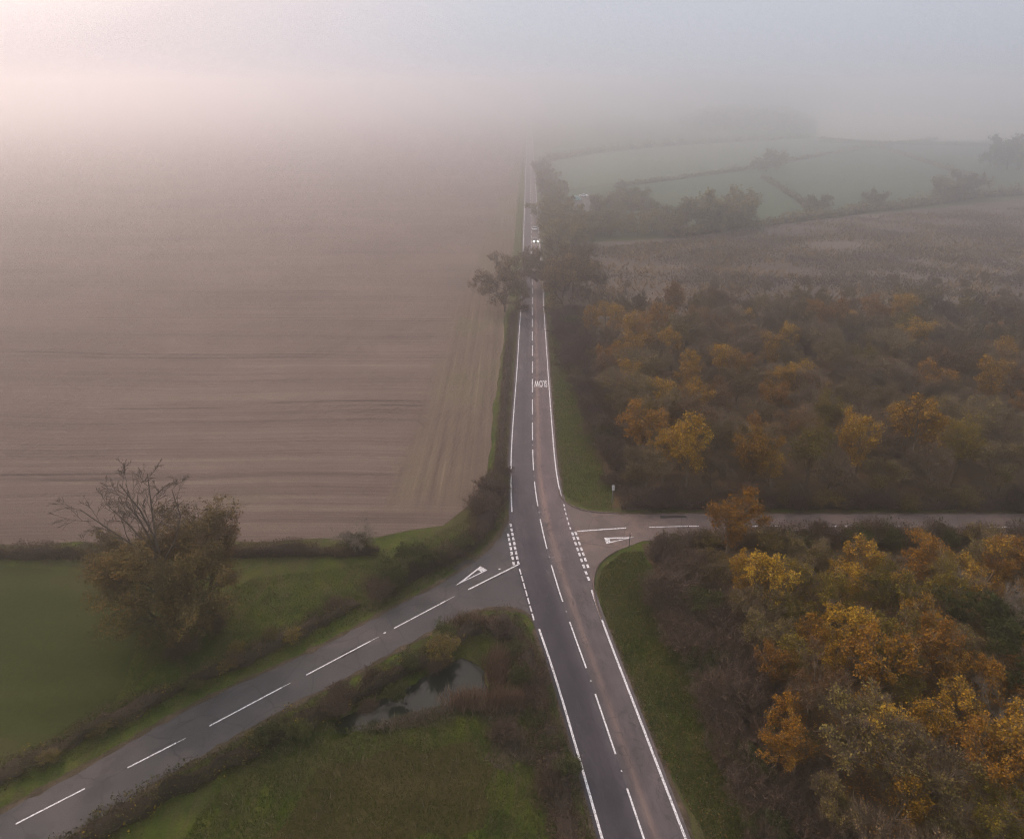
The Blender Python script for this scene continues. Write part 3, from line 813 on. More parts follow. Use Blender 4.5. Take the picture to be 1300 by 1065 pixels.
def scatter(poly, dmin, rng, tries=6000, ex=None):
    P = np.asarray(poly); lo, hi = P.min(0), P.max(0)
    c = rng.uniform(lo, hi, (tries, 2)); c = c[inside(P, c)]
    keep = []
    for q in c:
        if all((q[0] - k[0])**2 + (q[1] - k[1])**2 > dmin * dmin for k in keep): keep.append(q)
    return keep

KD = {'gold': 'golden yellow leaved', 'orange': 'orange leaved', 'rust': 'rusty brown leaved', 'olive': 'olive brown half bare', 'yolive': 'yellow green leaved',
      'brown': 'grey brown nearly leafless', 'green': 'dark green leaved', 'bare': 'pale bare branched'}
KN = {'gold': 'golden_tree', 'orange': 'orange_tree', 'rust': 'rust_brown_tree', 'olive': 'olive_brown_tree', 'yolive': 'yellow_green_tree', 'brown': 'leafless_tree', 'green': 'green_tree', 'bare': 'bare_tree'}
ORD = ['first', 'second', 'third', 'fourth', 'fifth', 'sixth', 'seventh', 'eighth', 'ninth', 'tenth', 'eleventh', 'twelfth']

def project(x, y_, z=0):
    dx, dy, dz = x, y_, z - CAMH
    f = dy * CT - dz * ST; up_ = dy * ST + dz * CT
    return 650 + 901 * dx / f, 487.5 - 901 * up_ / f

# --- hand placed trees of the wood front and of the lower wood: (px, py of the base, kind, height)
front = [(868, 628, 'gold', 11.0, 'broad golden tree at the left end of the wood front above the lane'),
         (950, 622, 'gold', 10.0, 'slim golden tree right of the broad golden one at the wood front'),
         (978, 630, 'gold', 7.0, 'low bright yellow tree crowding the hedge at the wood front'),
         (1022, 618, 'yolive', 10.0, 'thin yellow green tree beside a dark gap in the wood front'),
         (1085, 612, 'gold', 10.5, 'golden orange tree just right of the dark gap in the wood front'),
         (1142, 612, 'gold', 12.5, 'tallest golden tree of the wood front above the lane'),
         (1205, 615, 'yolive', 10.0, 'yellow green tree right of the tallest golden tree at the wood front'),
         (1265, 632, 'olive', 9.0, 'spreading olive tree with pale stems at the right end of the wood front'),
         (1180, 632, 'brown', 7.5, 'twiggy grey tree in front of the yellow green one by the lane'),
         (905, 626, 'brown', 6.5, 'small leafless tree between two golden trees by the lane hedge'),
         (822, 628, 'olive', 7.5, 'olive tree at the left corner of the wood beside the verge thicket'),
         (1050, 628, 'brown', 6.5, 'small grey brown tree behind the lane hedge below the dark gap'),
         (1118, 630, 'olive', 6.0, 'low olive tree at the foot of the tallest golden tree'),
         (1320, 630, 'olive', 8.5, 'olive tree at the right border of the photo behind the lane hedge'),
         (917, 716, 'orange', 10.2, 'lone orange brown tree rising over the lane from its near hedge')]
lower = [(975, 800, 'gold', 8.5, 'bright yellow tree at the left corner of the lower wood'),
         (1020, 790, 'yolive', 7.5, 'yellow green tree next to the corner yellow tree of the lower wood'),
         (1075, 775, 'gold', 8.5, 'golden tree at the back of the lower wood behind the mixed green one'),
         (1112, 800, 'yolive', 8.5, 'mixed green and yellow tree near the back of the lower wood'),
         (1150, 770, 'orange', 8.0, 'orange brown tree at the back of the lower wood by the lane hedge'),
         (1235, 765, 'gold', 8.5, 'bright golden tree at the back of the lower wood near a pale watermark free gap'),
         (1185, 790, 'yolive', 8.0, 'yellow green tree left of the bare grey tree in the lower wood'),
         (1222, 820, 'bare', 8.0, 'bare pale branched tree in the middle of the lower wood'),
         (1300, 780, 'orange', 8.5, 'orange tree at the right border at the back of the lower wood'),
         (1290, 880, 'green', 10.0, 'big dark green tree at the right side of the lower wood'),
         (1205, 915, 'orange', 9.0, 'bright orange tree left of the big green tree'),
         (1105, 910, 'orange', 9.0, 'brown orange tree in the centre of the lower wood'),
         (1050, 850, 'gold', 7.5, 'dull golden tree left of centre in the lower wood'),
         (1140, 860, 'yolive', 7.5, 'olive yellow tree above the brown orange one'),
         (1030, 910, 'rust', 7.0, 'rust brown tree over the dark hollow at the left of the lower wood'),
         (1060, 980, 'olive', 7.5, 'olive brown tree low in the lower wood beside the hollow'),
         (1120, 1000, 'gold', 7.5, 'golden tree near the bottom centre of the lower wood'),
         (1240, 975, 'bare', 8.0, 'bare grey tree between the bright orange tree and the bottom edge'),
         (1230, 1030, 'orange', 8.0, 'broad orange brown tree below the bare grey tree'),
         (1290, 1020, 'gold', 8.0, 'golden brown tree in the bottom right corner'),
         (1170, 1060, 'olive', 8.0, 'olive tree at the bottom edge below the centre of the wood'),
         (1010, 1010, 'orange', 5.5, 'small orange tree at the foot of the lower wood beside the thicket')]
lower = [(a, b, k, h, t.replace(' near a pale watermark free gap', ', brightest of its row')) for a, b, k, h, t in lower]
taken = []
for grp, lst in (('trees along the wood front above the lane', front), ('trees of the lower wood', lower)):
    for px, py, k, h, lab in lst:
        p = G(px, py); pr = random.choice(PR[k])
        place(pr, KN[k], p[0], p[1], h / pr['H'], None, lab, 'tree', None if 'lone' in lab else grp)
        taken.append(p)
taken = np.array(taken)

rng = np.random.default_rng(5)
upper_poly = GP([(805, 612), (1420, 612), (1520, 415), (1000, 408), (770, 412), (742, 440), (762, 500), (790, 570)])
cand = scatter(upper_poly, 4.5, rng, 9000)
cand = [c for c in cand if np.min(np.linalg.norm(taken - c, axis=1)) > 2.8]
cand.sort(key=lambda c: c[1])
cnt = {}
for c in cand:
    px, py = project(c[0], c[1], 6)
    if px > 1345 or px < 700: continue
    left = px < 930
    u = rng.random()
    if left and py > 380: k = ('gold' if u < .32 else 'orange' if u < .50 else 'rust' if u < .60 else 'olive' if u < .88 else 'brown')
    else: k = ('gold' if u < .13 else 'orange' if u < .25 else 'rust' if u < .36 else 'olive' if u < .68 else 'yolive' if u < .78 else 'brown')
    zone = ('near' if py > 500 else 'middle' if py > 430 else 'hazy far') + ' ' + ('left' if px < 900 else 'centre' if px < 1110 else 'right')
    pr = PR[k][int(rng.integers(len(PR[k])))]
    h = rng.uniform(5.2, 10.4) * (.92 if k == 'brown' else 1)
    place(pr, KN[k], c[0], c[1], h / pr['H'], rng.random() * 6.28, f"{KD[k]} tree in the {zone} part of the upper wood", 'tree', f"{KD[k]} trees in the {zone} part of the upper wood")
n_upper = len(cand)
low_poly = GP([(925, 755), (1400, 745), (1620, 1250), (1130, 1250), (1010, 985), (975, 900)])
for c in scatter(low_poly, 2.8, rng):
    if np.min(np.linalg.norm(taken - c, axis=1)) < 2.0: continue
    px, py = project(c[0], c[1], 5)
    if px > 1350: continue
    if py > 1090: continue
    u = rng.random()
    k = 'olive' if u < .16 else 'rust' if u < .22 else 'yolive' if u < .50 else 'brown' if u < .57 else 'orange' if u < .74 else 'gold'
    zone = ('back' if py < 760 else 'middle' if py < 870 else 'near') + ' ' + ('left' if px < 1090 else 'centre' if px < 1200 else 'right')
    pr = PR[k][int(rng.integers(len(PR[k])))]
    h = rng.uniform(4.8, 7.6)
    place(pr, KN[k], c[0], c[1], h / pr['H'], rng.random() * 6.28, f"smaller {KD[k]} tree filling the {zone} of the lower wood", 'tree', f"smaller {KD[k]} trees in the {zone} of the lower wood")

# --- shrubs: thickets each side of the lane mouth
belt_low = GP([(830, 712), (905, 722), (950, 820), (1000, 920), (1060, 1060), (1100, 1250), (1010, 1250), (955, 1050), (912, 955), (872, 850), (842, 775)])
belt_up = GP([(706, 400), (733, 402), (768, 460), (792, 560), (800, 632), (782, 638), (765, 585), (742, 525), (720, 465)])
for poly, where, sp in ((belt_low, 'thicket beside the near verge', 1.9), (belt_up, 'thicket beside the far verge', 2.3)):
    for c in scatter(poly, sp, rng):
        px, py = project(c[0], c[1], 1)
        if py > 1100 or np.hypot(*(c - G(777, 640))) < 2.6: continue
        u = rng.random(); k = 'shrub' if u < .88 else 'yshrub' if u < .94 else 'gshrub'
        pr = PR[k][int(rng.integers(len(PR[k])))]
        zn = ('lower end' if py > (880 if 'near' in where else 560) else 'middle' if py > (780 if 'near' in where else 480) else 'upper end')
        kd = {'shrub': 'red brown leafless', 'yshrub': 'yellowish', 'gshrub': 'dark green'}[k]
        place(pr, {'shrub': 'thorn_shrub', 'yshrub': 'yellowish_shrub', 'gshrub': 'green_shrub'}[k], c[0], c[1], rng.uniform(.75, 1.2), rng.random() * 6.28,
              f"{kd} shrub at the {zn} of the {where}", 'shrub', f"{kd} shrubs at the {zn} of the {where}", parts=('stems', 'foliage'))

# --- hedges
def hedge(name, line, w, h, dens, lsize, leafm, twigm, label, seed, world=False, twigs=1.0, wob=.25, group=None, core=True, flare=1.0):
    rng = np.random.default_rng(seed)
    P = smooth_line(np.array(line, float) if world else GP(line), 2)
    seg = np.linalg.norm(np.diff(P, axis=0), axis=1); cum = np.r_[0, np.cumsum(seg)]; Lg = cum[-1]
    def at(s):
        x_ = np.interp(s, cum, P[:, 0]); y_ = np.interp(s, cum, P[:, 1])
        x2 = np.interp(np.clip(s + .5, 0, Lg), cum, P[:, 0]) - np.interp(np.clip(s - .5, 0, Lg), cum, P[:, 0])
        y2 = np.interp(np.clip(s + .5, 0, Lg), cum, P[:, 1]) - np.interp(np.clip(s - .5, 0, Lg), cum, P[:, 1])
        m_ = np.hypot(x2, y2) + 1e-9
        return np.c_[x_, y_], np.c_[-y2 / m_, x2 / m_]
    ks = np.arange(0, Lg + 6, 2.0)
    hv = 1 + rng.normal(0, wob, len(ks)); wv = 1 + rng.normal(0, wob * .8, len(ks))
    kf = np.arange(0, Lg + 2, .6); hf = rng.normal(0, wob * .7, len(kf)); wf = rng.normal(0, wob * .5, len(kf))
    hm = lambda s: h * (np.interp(s, ks, hv) + np.interp(s, kf, hf)) * np.clip(np.minimum(s, Lg - s) / 1.5 + .3, 0, 1)
    wm = lambda s: w * (np.interp(s, ks, wv) + np.interp(s, kf, wf))
    e = bpy.data.objects.new(name, None); COL.objects.link(e)
    e.location = (*P.mean(0), 0)
    tag(e, label, 'hedge', group)
    off = np.array([*P.mean(0), 0])
    n = int(Lg * (w + 2 * h) * dens)
    s_ = rng.uniform(0, Lg, n); C0, Nn = at(s_)
    th = rng.uniform(0, math.pi, n); rr_ = rng.uniform(.55, 1.08, n)
    cxn = np.sign(np.cos(th)) * np.abs(np.cos(th)) ** .75; szn = np.sin(th) ** .75
    C = np.c_[C0 + Nn * (cxn * rr_ * wm(s_) / 2)[:, None], szn * rr_ * hm(s_)] + rng.normal(0, .12, (n, 3))
    C[:, 2] = np.maximum(C[:, 2], .08)
    V, F, var = leaves(C - off, lsize, rng)
    link("foliage", mesh_np(name + "_foliage", V, F, leafm, {"var": var}), e)
    # twigs poking through the surface, and the dense inner stems
    n = int(Lg * (w + 2 * h) * 26 * twigs)
    s_ = rng.uniform(0, Lg, n); C0, Nn = at(s_); th = rng.uniform(.05, math.pi - .05, n)
    cxn = np.cos(th); szn = np.sin(th)
    dirn = np.c_[Nn * cxn[:, None], szn] + rng.normal(0, .35, (n, 3)) + np.array([0, 0, .45]); dirn /= np.linalg.norm(dirn, axis=1)[:, None]
    A = np.c_[C0 + Nn * (cxn * wm(s_) * .42)[:, None], szn * hm(s_) * .8]
    B = A + dirn * rng.uniform(.3, .9, (n, 1)) * min(1.6, max(.7, h / 2))
    rt = .012 if lsize < .3 else .04
    Wd = np.cross(B - A, rng.normal(0, 1, (n, 3))); Wd *= rt / (np.linalg.norm(Wd, axis=1)[:, None] + 1e-9)
    V = np.stack([A - off - Wd, A - off + Wd, B - off], 1).reshape(-1, 3); F = np.arange(3 * n).reshape(n, 3); nf = n
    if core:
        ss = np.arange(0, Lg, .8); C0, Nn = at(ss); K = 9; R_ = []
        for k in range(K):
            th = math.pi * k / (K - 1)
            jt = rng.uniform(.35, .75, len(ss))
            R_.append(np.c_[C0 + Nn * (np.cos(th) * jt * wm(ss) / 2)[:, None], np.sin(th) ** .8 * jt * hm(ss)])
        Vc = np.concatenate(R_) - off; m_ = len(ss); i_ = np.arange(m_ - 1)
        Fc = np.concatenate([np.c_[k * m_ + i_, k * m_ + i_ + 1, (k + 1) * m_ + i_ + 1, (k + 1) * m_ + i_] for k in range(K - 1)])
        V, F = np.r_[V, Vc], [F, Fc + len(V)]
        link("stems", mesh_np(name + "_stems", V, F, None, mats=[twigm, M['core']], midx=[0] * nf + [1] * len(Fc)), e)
    else: link("stems", mesh_np(name + "_stems", V, F, twigm), e)
    return e

HG = M['hedgeleaf']; TW = M['twigred']
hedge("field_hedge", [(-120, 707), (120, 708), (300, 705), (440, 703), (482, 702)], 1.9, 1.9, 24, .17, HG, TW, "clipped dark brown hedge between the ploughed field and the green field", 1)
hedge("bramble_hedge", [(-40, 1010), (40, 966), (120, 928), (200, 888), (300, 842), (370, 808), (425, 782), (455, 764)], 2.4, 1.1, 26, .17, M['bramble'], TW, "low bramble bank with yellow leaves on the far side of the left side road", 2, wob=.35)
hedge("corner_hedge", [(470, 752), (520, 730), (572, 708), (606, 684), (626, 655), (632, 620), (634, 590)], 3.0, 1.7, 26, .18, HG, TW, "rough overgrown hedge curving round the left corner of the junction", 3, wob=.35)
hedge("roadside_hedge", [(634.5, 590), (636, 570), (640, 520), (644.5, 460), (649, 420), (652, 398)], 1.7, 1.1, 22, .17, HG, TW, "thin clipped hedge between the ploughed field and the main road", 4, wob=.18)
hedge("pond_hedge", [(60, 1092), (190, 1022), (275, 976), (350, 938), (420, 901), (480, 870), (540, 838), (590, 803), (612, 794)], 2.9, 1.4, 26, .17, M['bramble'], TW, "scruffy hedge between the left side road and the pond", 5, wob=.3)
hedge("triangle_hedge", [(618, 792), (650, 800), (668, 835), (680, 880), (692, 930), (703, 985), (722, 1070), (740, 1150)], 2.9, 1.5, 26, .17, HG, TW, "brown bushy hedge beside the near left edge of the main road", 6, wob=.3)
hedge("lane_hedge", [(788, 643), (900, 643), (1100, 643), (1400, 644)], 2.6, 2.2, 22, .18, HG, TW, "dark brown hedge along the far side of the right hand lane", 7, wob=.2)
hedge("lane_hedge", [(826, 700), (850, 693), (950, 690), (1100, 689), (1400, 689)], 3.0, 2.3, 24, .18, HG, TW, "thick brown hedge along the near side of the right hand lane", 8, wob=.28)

# scattered colour in the hedges and corner shrubs
spots = [(498, 742, 'gshrub', 1.15, 'dark green bush where the field hedge meets the left corner hedge'),
         (520, 718, 'gshrub', .9, 'smaller green bush on the field side of the left corner hedge'),
         (482, 762, 'shrub', .8, 'brown shrub beside the dark green bush at the roadside'),
         (455, 698, 'gshrub', .75, 'ivy green bush at the foot of the bare sapling'),
         (612, 655, 'shrub', 1.0, 'bare shrub leaning out of the left corner hedge near the main road'),
         (622, 628, 'shrub', 1.1, 'tall twiggy shrub at the field edge left of the main road'),
         (720, 985, 'gshrub', .7, 'low green bush at the near left edge of the main road'),
         (640, 935, 'shrub', .6, 'low brown shrub on the rough ground below the pond'),
         (1238, 692, 'yshrub', 1.0, 'yellowish bush in the near hedge of the right hand lane'),
         (1130, 694, 'gshrub', .9, 'dull green bush in the near hedge of the right hand lane'),
         (872, 735, 'yshrub', .9, 'pale yellowish shrub left of the lone orange tree'),
         (905, 745, 'yshrub', 1.1, 'yellow green shrub below the lone orange tree'),
         (232, 830, 'shrub', .8, 'brown shrub at the foot of the big oak'),
         (275, 800, 'shrub', .9, 'dead looking shrub right of the big oak'),
         (562, 716, 'shrub', .8, 'brown shrub in the middle of the left corner hedge'),
         (300, 832, 'yshrub', .55, 'small yellow shrub on the bramble bank below the big oak'),
         (345, 812, 'yshrub', .5, 'tiny yellow shrub further up the bramble bank')]
for px, py, k, sc_, lab in spots:
    p = G(px, py); pr = random.choice(PR[k])
    place(pr, {'shrub': 'brown_shrub', 'yshrub': 'yellowish_shrub', 'gshrub': 'green_shrub'}[k], p[0], p[1], sc_, None, lab, 'shrub', None, parts=('stems', 'foliage'))

def along(line, n_, spread, label, group, kinds, hs, rng):
    P = smooth_line(GP(line), 2); P = densify(P, .5)
    for k_ in range(n_):
        q = P[int((k_ + rng.random()) / n_ * (len(P) - 1))] + rng.normal(0, spread, 2)
        k = kinds[int(rng.integers(len(kinds)))]; pr = PR[k][int(rng.integers(len(PR[k])))]
        place(pr, {'shrub': 'brown_shrub', 'yshrub': 'yellowish_shrub', 'gshrub': 'green_shrub'}[k], q[0], q[1], rng.uniform(*hs), rng.random() * 6.28,
              f"{ {'shrub': 'brown', 'yshrub': 'yellowish', 'gshrub': 'green'}[k]} {label}", 'shrub', f"{ {'shrub': 'brown', 'yshrub': 'yellowish', 'gshrub': 'green'}[k]} {group}", parts=('stems', 'foliage'))
along([(800, 642), (1100, 642), (1340, 643)], 22, .5, "shrub growing up through the far hedge of the right hand lane", "shrubs growing up through the far lane hedge", ['shrub', 'shrub', 'shrub', 'yshrub'], (.7, 1.05), rng)
along([(835, 704), (950, 694), (1150, 692), (1340, 692)], 22, .8, "shrub growing up through the near hedge of the right hand lane", "shrubs growing up through the near lane hedge", ['shrub', 'shrub', 'yshrub', 'gshrub'], (.6, 1.0), rng)
along([(640, 800), (672, 850), (690, 920), (705, 1000)], 10, .6, "shrub in the bushy hedge beside the near left road edge", "shrubs in the triangle hedge", ['shrub', 'shrub', 'shrub', 'gshrub'], (.45, .7), rng)
along([(300, 962), (400, 912), (500, 858), (590, 808)], 10, .6, "shrub in the hedge between side road and pond", "shrubs in the pond hedge", ['shrub', 'gshrub', 'yshrub'], (.45, .7), rng)
along([(60, 962), (200, 892), (330, 830), (450, 768)], 12, .5, "shrub in the bramble bank beside the left side road", "shrubs in the bramble bank", ['shrub', 'yshrub', 'gshrub'], (.25, .5), rng)
along([(500, 740), (560, 714), (610, 680), (630, 640), (635, 600)], 8, .6, "shrub in the overgrown hedge on the left junction corner", "shrubs in the corner hedge", ['shrub', 'shrub', 'gshrub'], (.5, .85), rng)

edge_poly = GP([(735, 402), (1000, 400), (1345, 402), (1345, 360), (1150, 366), (950, 368), (745, 372)])
for c in scatter(edge_poly, 9.0, rng):
    k = ['brown', 'olive', 'rust'][int(rng.integers(3))]; pr = PR[k][int(rng.integers(3))]; px, py = project(c[0], c[1])
    zn = 'left' if px < 900 else 'centre' if px < 1110 else 'right'
    place(pr, KN[k], c[0], c[1], rng.uniform(2.2, 4.6) / pr['H'], rng.random() * 6.28, f"low {KD[k]} bush tree at the {zn} of the heath and wood edge", 'tree', f"low {KD[k]} bush trees at the {zn} edge of the heath")

along([(452, 902), (500, 878), (560, 848), (590, 832)], 4, .4, "shrub leaning over the upper bank of the pond", "shrubs leaning over the upper bank of the pond", ['shrub', 'gshrub', 'shrub'], (.3, .5), rng)
# --- big stag-headed oak on the left
def big_oak():
    rng = np.random.default_rng(33)
    body = make_plant(31, 'oak_body', 16.5, M['oakleaf'], M['bark'], .24, 11.0, levels=4, spread=1.15, n=(18, 8, 6, 5, 2), low=.12, clump=(.08, .27, .4, .25), up=.03, nleaf_sp=.35, brush=1.5)
    # dead upper limbs
    P = dict(wander=.22, up=.05, taper=.75, n=(6, 5, 4), low=.35, ang=[.55, .6, .6], shape=lambda t: 1.1 - .5 * t, len=[.42, .5, .5], rr=.55, clump=(.25, .25, .25, .25))
    st = []
    for (dx, dz, L, z0) in [(-1.0, .85, 9.8, 8), (-.66, 1.15, 10.2, 8.5), (-.22, 1.6, 9.6, 9.5), (.12, 1.8, 10.4, 9.5), (.6, 1.2, 9.6, 9), (-.85, .5, 8.8, 7.5), (-.4, 1.3, 9.8, 9)]:
        st.append(((0, .5, z0), (dx, rng.uniform(-.1, .5), dz), L, .15))
    segs, tips = grow(rng, st, 3, P)
    segs[:, 6:8] = np.maximum(segs[:, 6:8], .02)
    V, F = tubes(segs[:, :8], 5)
    dead = mesh_np("dead_limbs", V, F, M['bark'])
    p = G(222, 806)
    e = place(body, "oak_tree", p[0], p[1], .80, 1.0, "big olive brown oak with bare dead top branches standing in the field hedge", 'tree', sz=1.0)
    db_ = link("dead_branches", dead, e); db_.rotation_euler.z = -1.0; db_.scale = (1.15, 1.15, 1.12)
    return e
big_oak()
# its rusty neighbour on the right, and the ivy-clad sapling
p = G(272, 782); pr = PR['rust'][0]; place(pr, "rust_brown_tree", p[0], p[1], 11.0 / pr['H'], None, "hazy rust brown tree leaning on the right side of the big oak", 'tree')
p = G(172, 775); pr = PR['olive'][1]; place(pr, "olive_brown_tree", p[0], p[1], 9.5 / pr['H'], None, "olive tree merging with the left side of the big oak", 'tree')
p = G(456, 700); pr = PR['bare'][0]; place(pr, "bare_sapling", p[0], p[1], 5.0 / pr['H'], None, "small bare sapling rising from the field hedge", 'tree')

# --- trees over the main road and beyond
PRF = {}
PRF['oak'] = [make_plant(200 + k, 'roadside', 13, M['brown'], M['bark'], .36, 11, spread=1.4, low=.18, clump=(.1, .3, .35, .25), nleaf_sp=.4, twig_min=.03, brush=3, blen=1.2, bw=.06) for k in range(2)]
PRF['far'] = [make_plant(210 + k, 'far', 12, M['olive'], M['bark'], .8, 6.0, levels=3, spread=1.4, low=.15, n=(10, 6, 5, 4), clump=(.05, .25, .35, .35), nleaf_sp=.6, twig_min=.06) for k in range(3)]
over = [(641, 396, 'oak', 11.5, 'broad brown tree on the left of the road where the crowns nearly meet'),
        (712, 390, 'oak', 13.5, 'tall brown tree on the right of the road opposite the broad one'),
        (728, 372, 'oak', 12.5, 'brown tree just behind the tall one on the right of the road'),
        (655, 366, 'oak', 9.0, 'smaller brown tree behind the broad one on the left verge'),
        (702, 362, 'oak', 9.5, 'low brown tree overhanging the right edge of the road')]
for px, py, k, h, lab in over:
    p = G(px, py); pr = random.choice(PRF['oak']); place(pr, "roadside_tree", p[0], p[1], h / pr['H'], None, lab, 'tree', 'brown trees arching over the main road', sz=1.12)
k = 0
rowx = [(690, 318), (696, 300), (706, 312), (694, 284), (708, 292), (722, 300), (740, 306), (692, 268), (703, 274), (716, 284), (691, 252), (700, 258), (690, 238), (737, 291), (756, 298), (728, 312), (689, 226)]
for q in rowx:
    p = G(*q)
    if p[0] < road_x(p[1], 4.5, 1): p[0] = road_x(p[1], 4.5 + rng.random() * 2, 1)
    pr = random.choice(PRF['far'])
    nf = 'near' if q[1] > 290 else 'far'
    place(pr, "hazy_tree", p[0], p[1], rng.uniform(7, 10.5) / 12, None, f"hazy grey brown tree in the {nf} half of the row right of the road", 'tree', f"hazy trees in the {nf} half of the row right of the road")
for q in [(775, 300), (792, 292), (810, 300), (830, 294), (846, 300), (784, 276), (802, 272), (822, 280), (765, 288), (858, 292), (778, 262), (795, 258), (760, 272), (812, 262), (838, 278)]:
    p = G(*q); pr = random.choice(PRF['far'])
    place(pr, "hazy_tree", p[0], p[1], rng.uniform(5.5, 9) / 12, None, "hazy tree in the copse between the parked vehicles and the big lone tree", 'tree', "hazy trees of the copse beyond the heath")
for q, h, lab in [((912, 292), 16, 'big dark lone tree at the left end of the far heath hedge'), ((938, 288), 12, 'rounded tree touching the right side of the big lone tree'),
                  ((884, 290), 12, 'rounded tree touching the left side of the big lone tree'),
                  ((972, 219), 14, 'small solitary tree on the far thin field hedge'), ((1196, 256), 12, 'first of two trees at the right part of the far heath hedge'),
                  ((1215, 253), 13, 'second of two trees at the right part of the far heath hedge'), ((1278, 216), 22, 'large dim tree at the right border in the far fields'),
                  ((1300, 219), 20, 'dim tree cut by the right border in the far fields'), ((1105, 266), 9, 'low tree in the middle of the far heath hedge'),
                  ((1040, 272), 9, 'low tree in the left half of the far heath hedge')]:
    p = G(*q); pr = random.choice(PRF['far']); place(pr, "far_tree", p[0], p[1], h / 12, None, lab, 'tree')
FT = M['olive']
hedge("far_hedge", [(850, 302), (960, 288), (1080, 272), (1180, 260), (1260, 248), (1500, 238)], 5, 3.2, 2.6, .9, FT, M['twig'], "thick hazy hedge on the far side of the heath", 11, twigs=.1, wob=.35)
hedge("far_hedge", [(780, 238), (860, 228), (960, 214), (1040, 199), (1120, 185), (1190, 178)], 3.5, 2.2, 1.6, 1.1, FT, M['twig'], "thin dark hedge slanting between the two far green fields", 12, twigs=.06, wob=.3)
hedge("far_hedge", [(1040, 176), (1100, 184), (1180, 208), (1260, 236)], 3.5, 2.2, 1.4, 1.2, FT, M['twig'], "thin hedge running down to the right border in the far fields", 13, twigs=.06, wob=.3)
hedge("far_hedge", [(968, 226), (990, 240), (1012, 254), (1028, 268)], 3, 2.2, 1.6, 1.0, FT, M['twig'], "short hedge joining the thin field hedge to the heath hedge", 14, twigs=.06)
hedge("far_hedge", [(684, 208), (740, 196), (800, 190), (880, 183), (1030, 176)], 6, 3.5, .9, 1.6, FT, M['twig'], "faint hedge below the distant dark wood", 15, twigs=.04, wob=.4)
hedge("far_hedge", [(1036, 181), (1140, 184), (1240, 186), (1400, 184)], 5, 2.8, .9, 1.6, FT, M['twig'], "faint hedge along the near side of the pale stubble field", 16, twigs=.04)
hedge("far_hedge", [(1150, 147), (1230, 152), (1400, 158)], 9, 6, .5, 2.5, FT, M['twig'], "faint hedge behind the pale stubble field", 17, twigs=.02)

# far-off wood: one mass
rng = np.random.default_rng(77)
fw = GP([(866, 166), (905, 168), (950, 167), (1000, 169), (1026, 166), (1034, 158), (1018, 150), (985, 146), (930, 145), (885, 148), (862, 156)])
lo, hi = fw.min(0), fw.max(0); c = rng.uniform(lo, hi, (26000, 2)); c = c[inside(fw, c)]
dd_ = dist_poly(fw, c)
cr_c = rng.uniform(lo, hi, (420, 2)); cr_h = rng.uniform(7, 20, 420)
dist2 = ((c[:, None, :] - cr_c[None]) ** 2).sum(2); nn_ = dist2.argmin(1); dm = np.sqrt(dist2.min(1))
z = cr_h[nn_] * np.clip(1.05 - (dm / 26) ** 2, .15, 1) * np.clip(.35 + dd_ / 45, 0, 1)
z *= rng.uniform(.2, 1, len(c)) ** .35
V, F, var = leaves(np.c_[c, z], 6.5, rng)
o = link("distant_wood", mesh_np("distant_wood", V, F, FT, {"var": var})); tag(o, "dark distant wood fading into the fog behind the far green fields", "wood", kind="stuff")

# ------------------------------------------------------------------ ground cover (uncountable)
def blades(C, h, w, rng, lean=.35, zb=None):
    n = len(C); az = rng.uniform(0, 6.283, n)
    hh = h * rng.uniform(.5, 1.3, n); a = np.c_[np.cos(az), np.sin(az)] * (w / 2)
    ln = rng.normal(0, lean, (n, 2)) * hh[:, None]
    z0 = np.zeros(n) if zb is None else zb
    V = np.stack([np.c_[C - a, z0], np.c_[C + a, z0], np.c_[C + ln + a * .15, z0 + hh]], 1)
    return V.reshape(-1, 3), np.arange(3 * n).reshape(n, 3), np.repeat(rng.random(n), 3)
def cover(name, polys, n, h, w, mat, label, cat, lean=.35, excl=None, clus=.0):
    Vs, Fs, vs = [], [], []; b = 0
    for P, frac in polys:
        P = np.asarray(P); lo, hi = P.min(0), P.max(0)
        c = rng.uniform(lo, hi, (int(n * frac * 2.2), 2)); c = c[inside(P, c)]
        if clus:
            f = np.sin(c[:, 0] * clus + np.sin(c[:, 1] * clus * .7) * 2) * np.sin(c[:, 1] * clus * 1.3 + np.sin(c[:, 0] * clus * .5) * 2) + rng.normal(0, .35, len(c))
            c = c[f > .05]
        if excl is not None:
            for E in excl: c = c[~inside(E, c)]
        c = c[:int(n * frac)]
        V, F, v_ = blades(c, h, w, rng, lean)
        Vs.append(V); Fs.append(F + b); vs.append(v_); b += len(V)
    o = link(name, mesh_np(name, np.concatenate(Vs), np.concatenate(Fs), mat, {"var": np.concatenate(vs)}))
    return tag(o, label, cat, kind="stuff")
verge_near = GP([(757, 745), (765, 722), (790, 702), (815, 700), (842, 770), (872, 850), (912, 955), (960, 1070), (900, 1070), (836, 955), (790, 840), (765, 775)])
verge_far = GP([(714, 628), (708, 590), (703, 530), (699, 470), (696, 410), (706, 410), (722, 470), (745, 540), (765, 590), (778, 648), (745, 645)])
tri = GP([(660, 780), (690, 830), (730, 975), (760, 1070), (230, 1070), (300, 960), (440, 885), (560, 812), (625, 778)])
leftv = GP([(640, 660), (620, 690), (560, 733), (470, 780), (380, 826), (200, 905), (60, 985), (-40, 1010), (160, 870), (175, 810), (320, 735), (480, 715), (590, 660), (630, 600), (645, 600)])
pondx = pc + (POND - pc) * 1.08
cover("verge_grass", [(verge_near, .25), (verge_far, .15), (tri, .3), (leftv, .3)], 130000, .22, .06, M['grassblade'], "short rough green grass on the road verges", "grass", .6, [pondx])
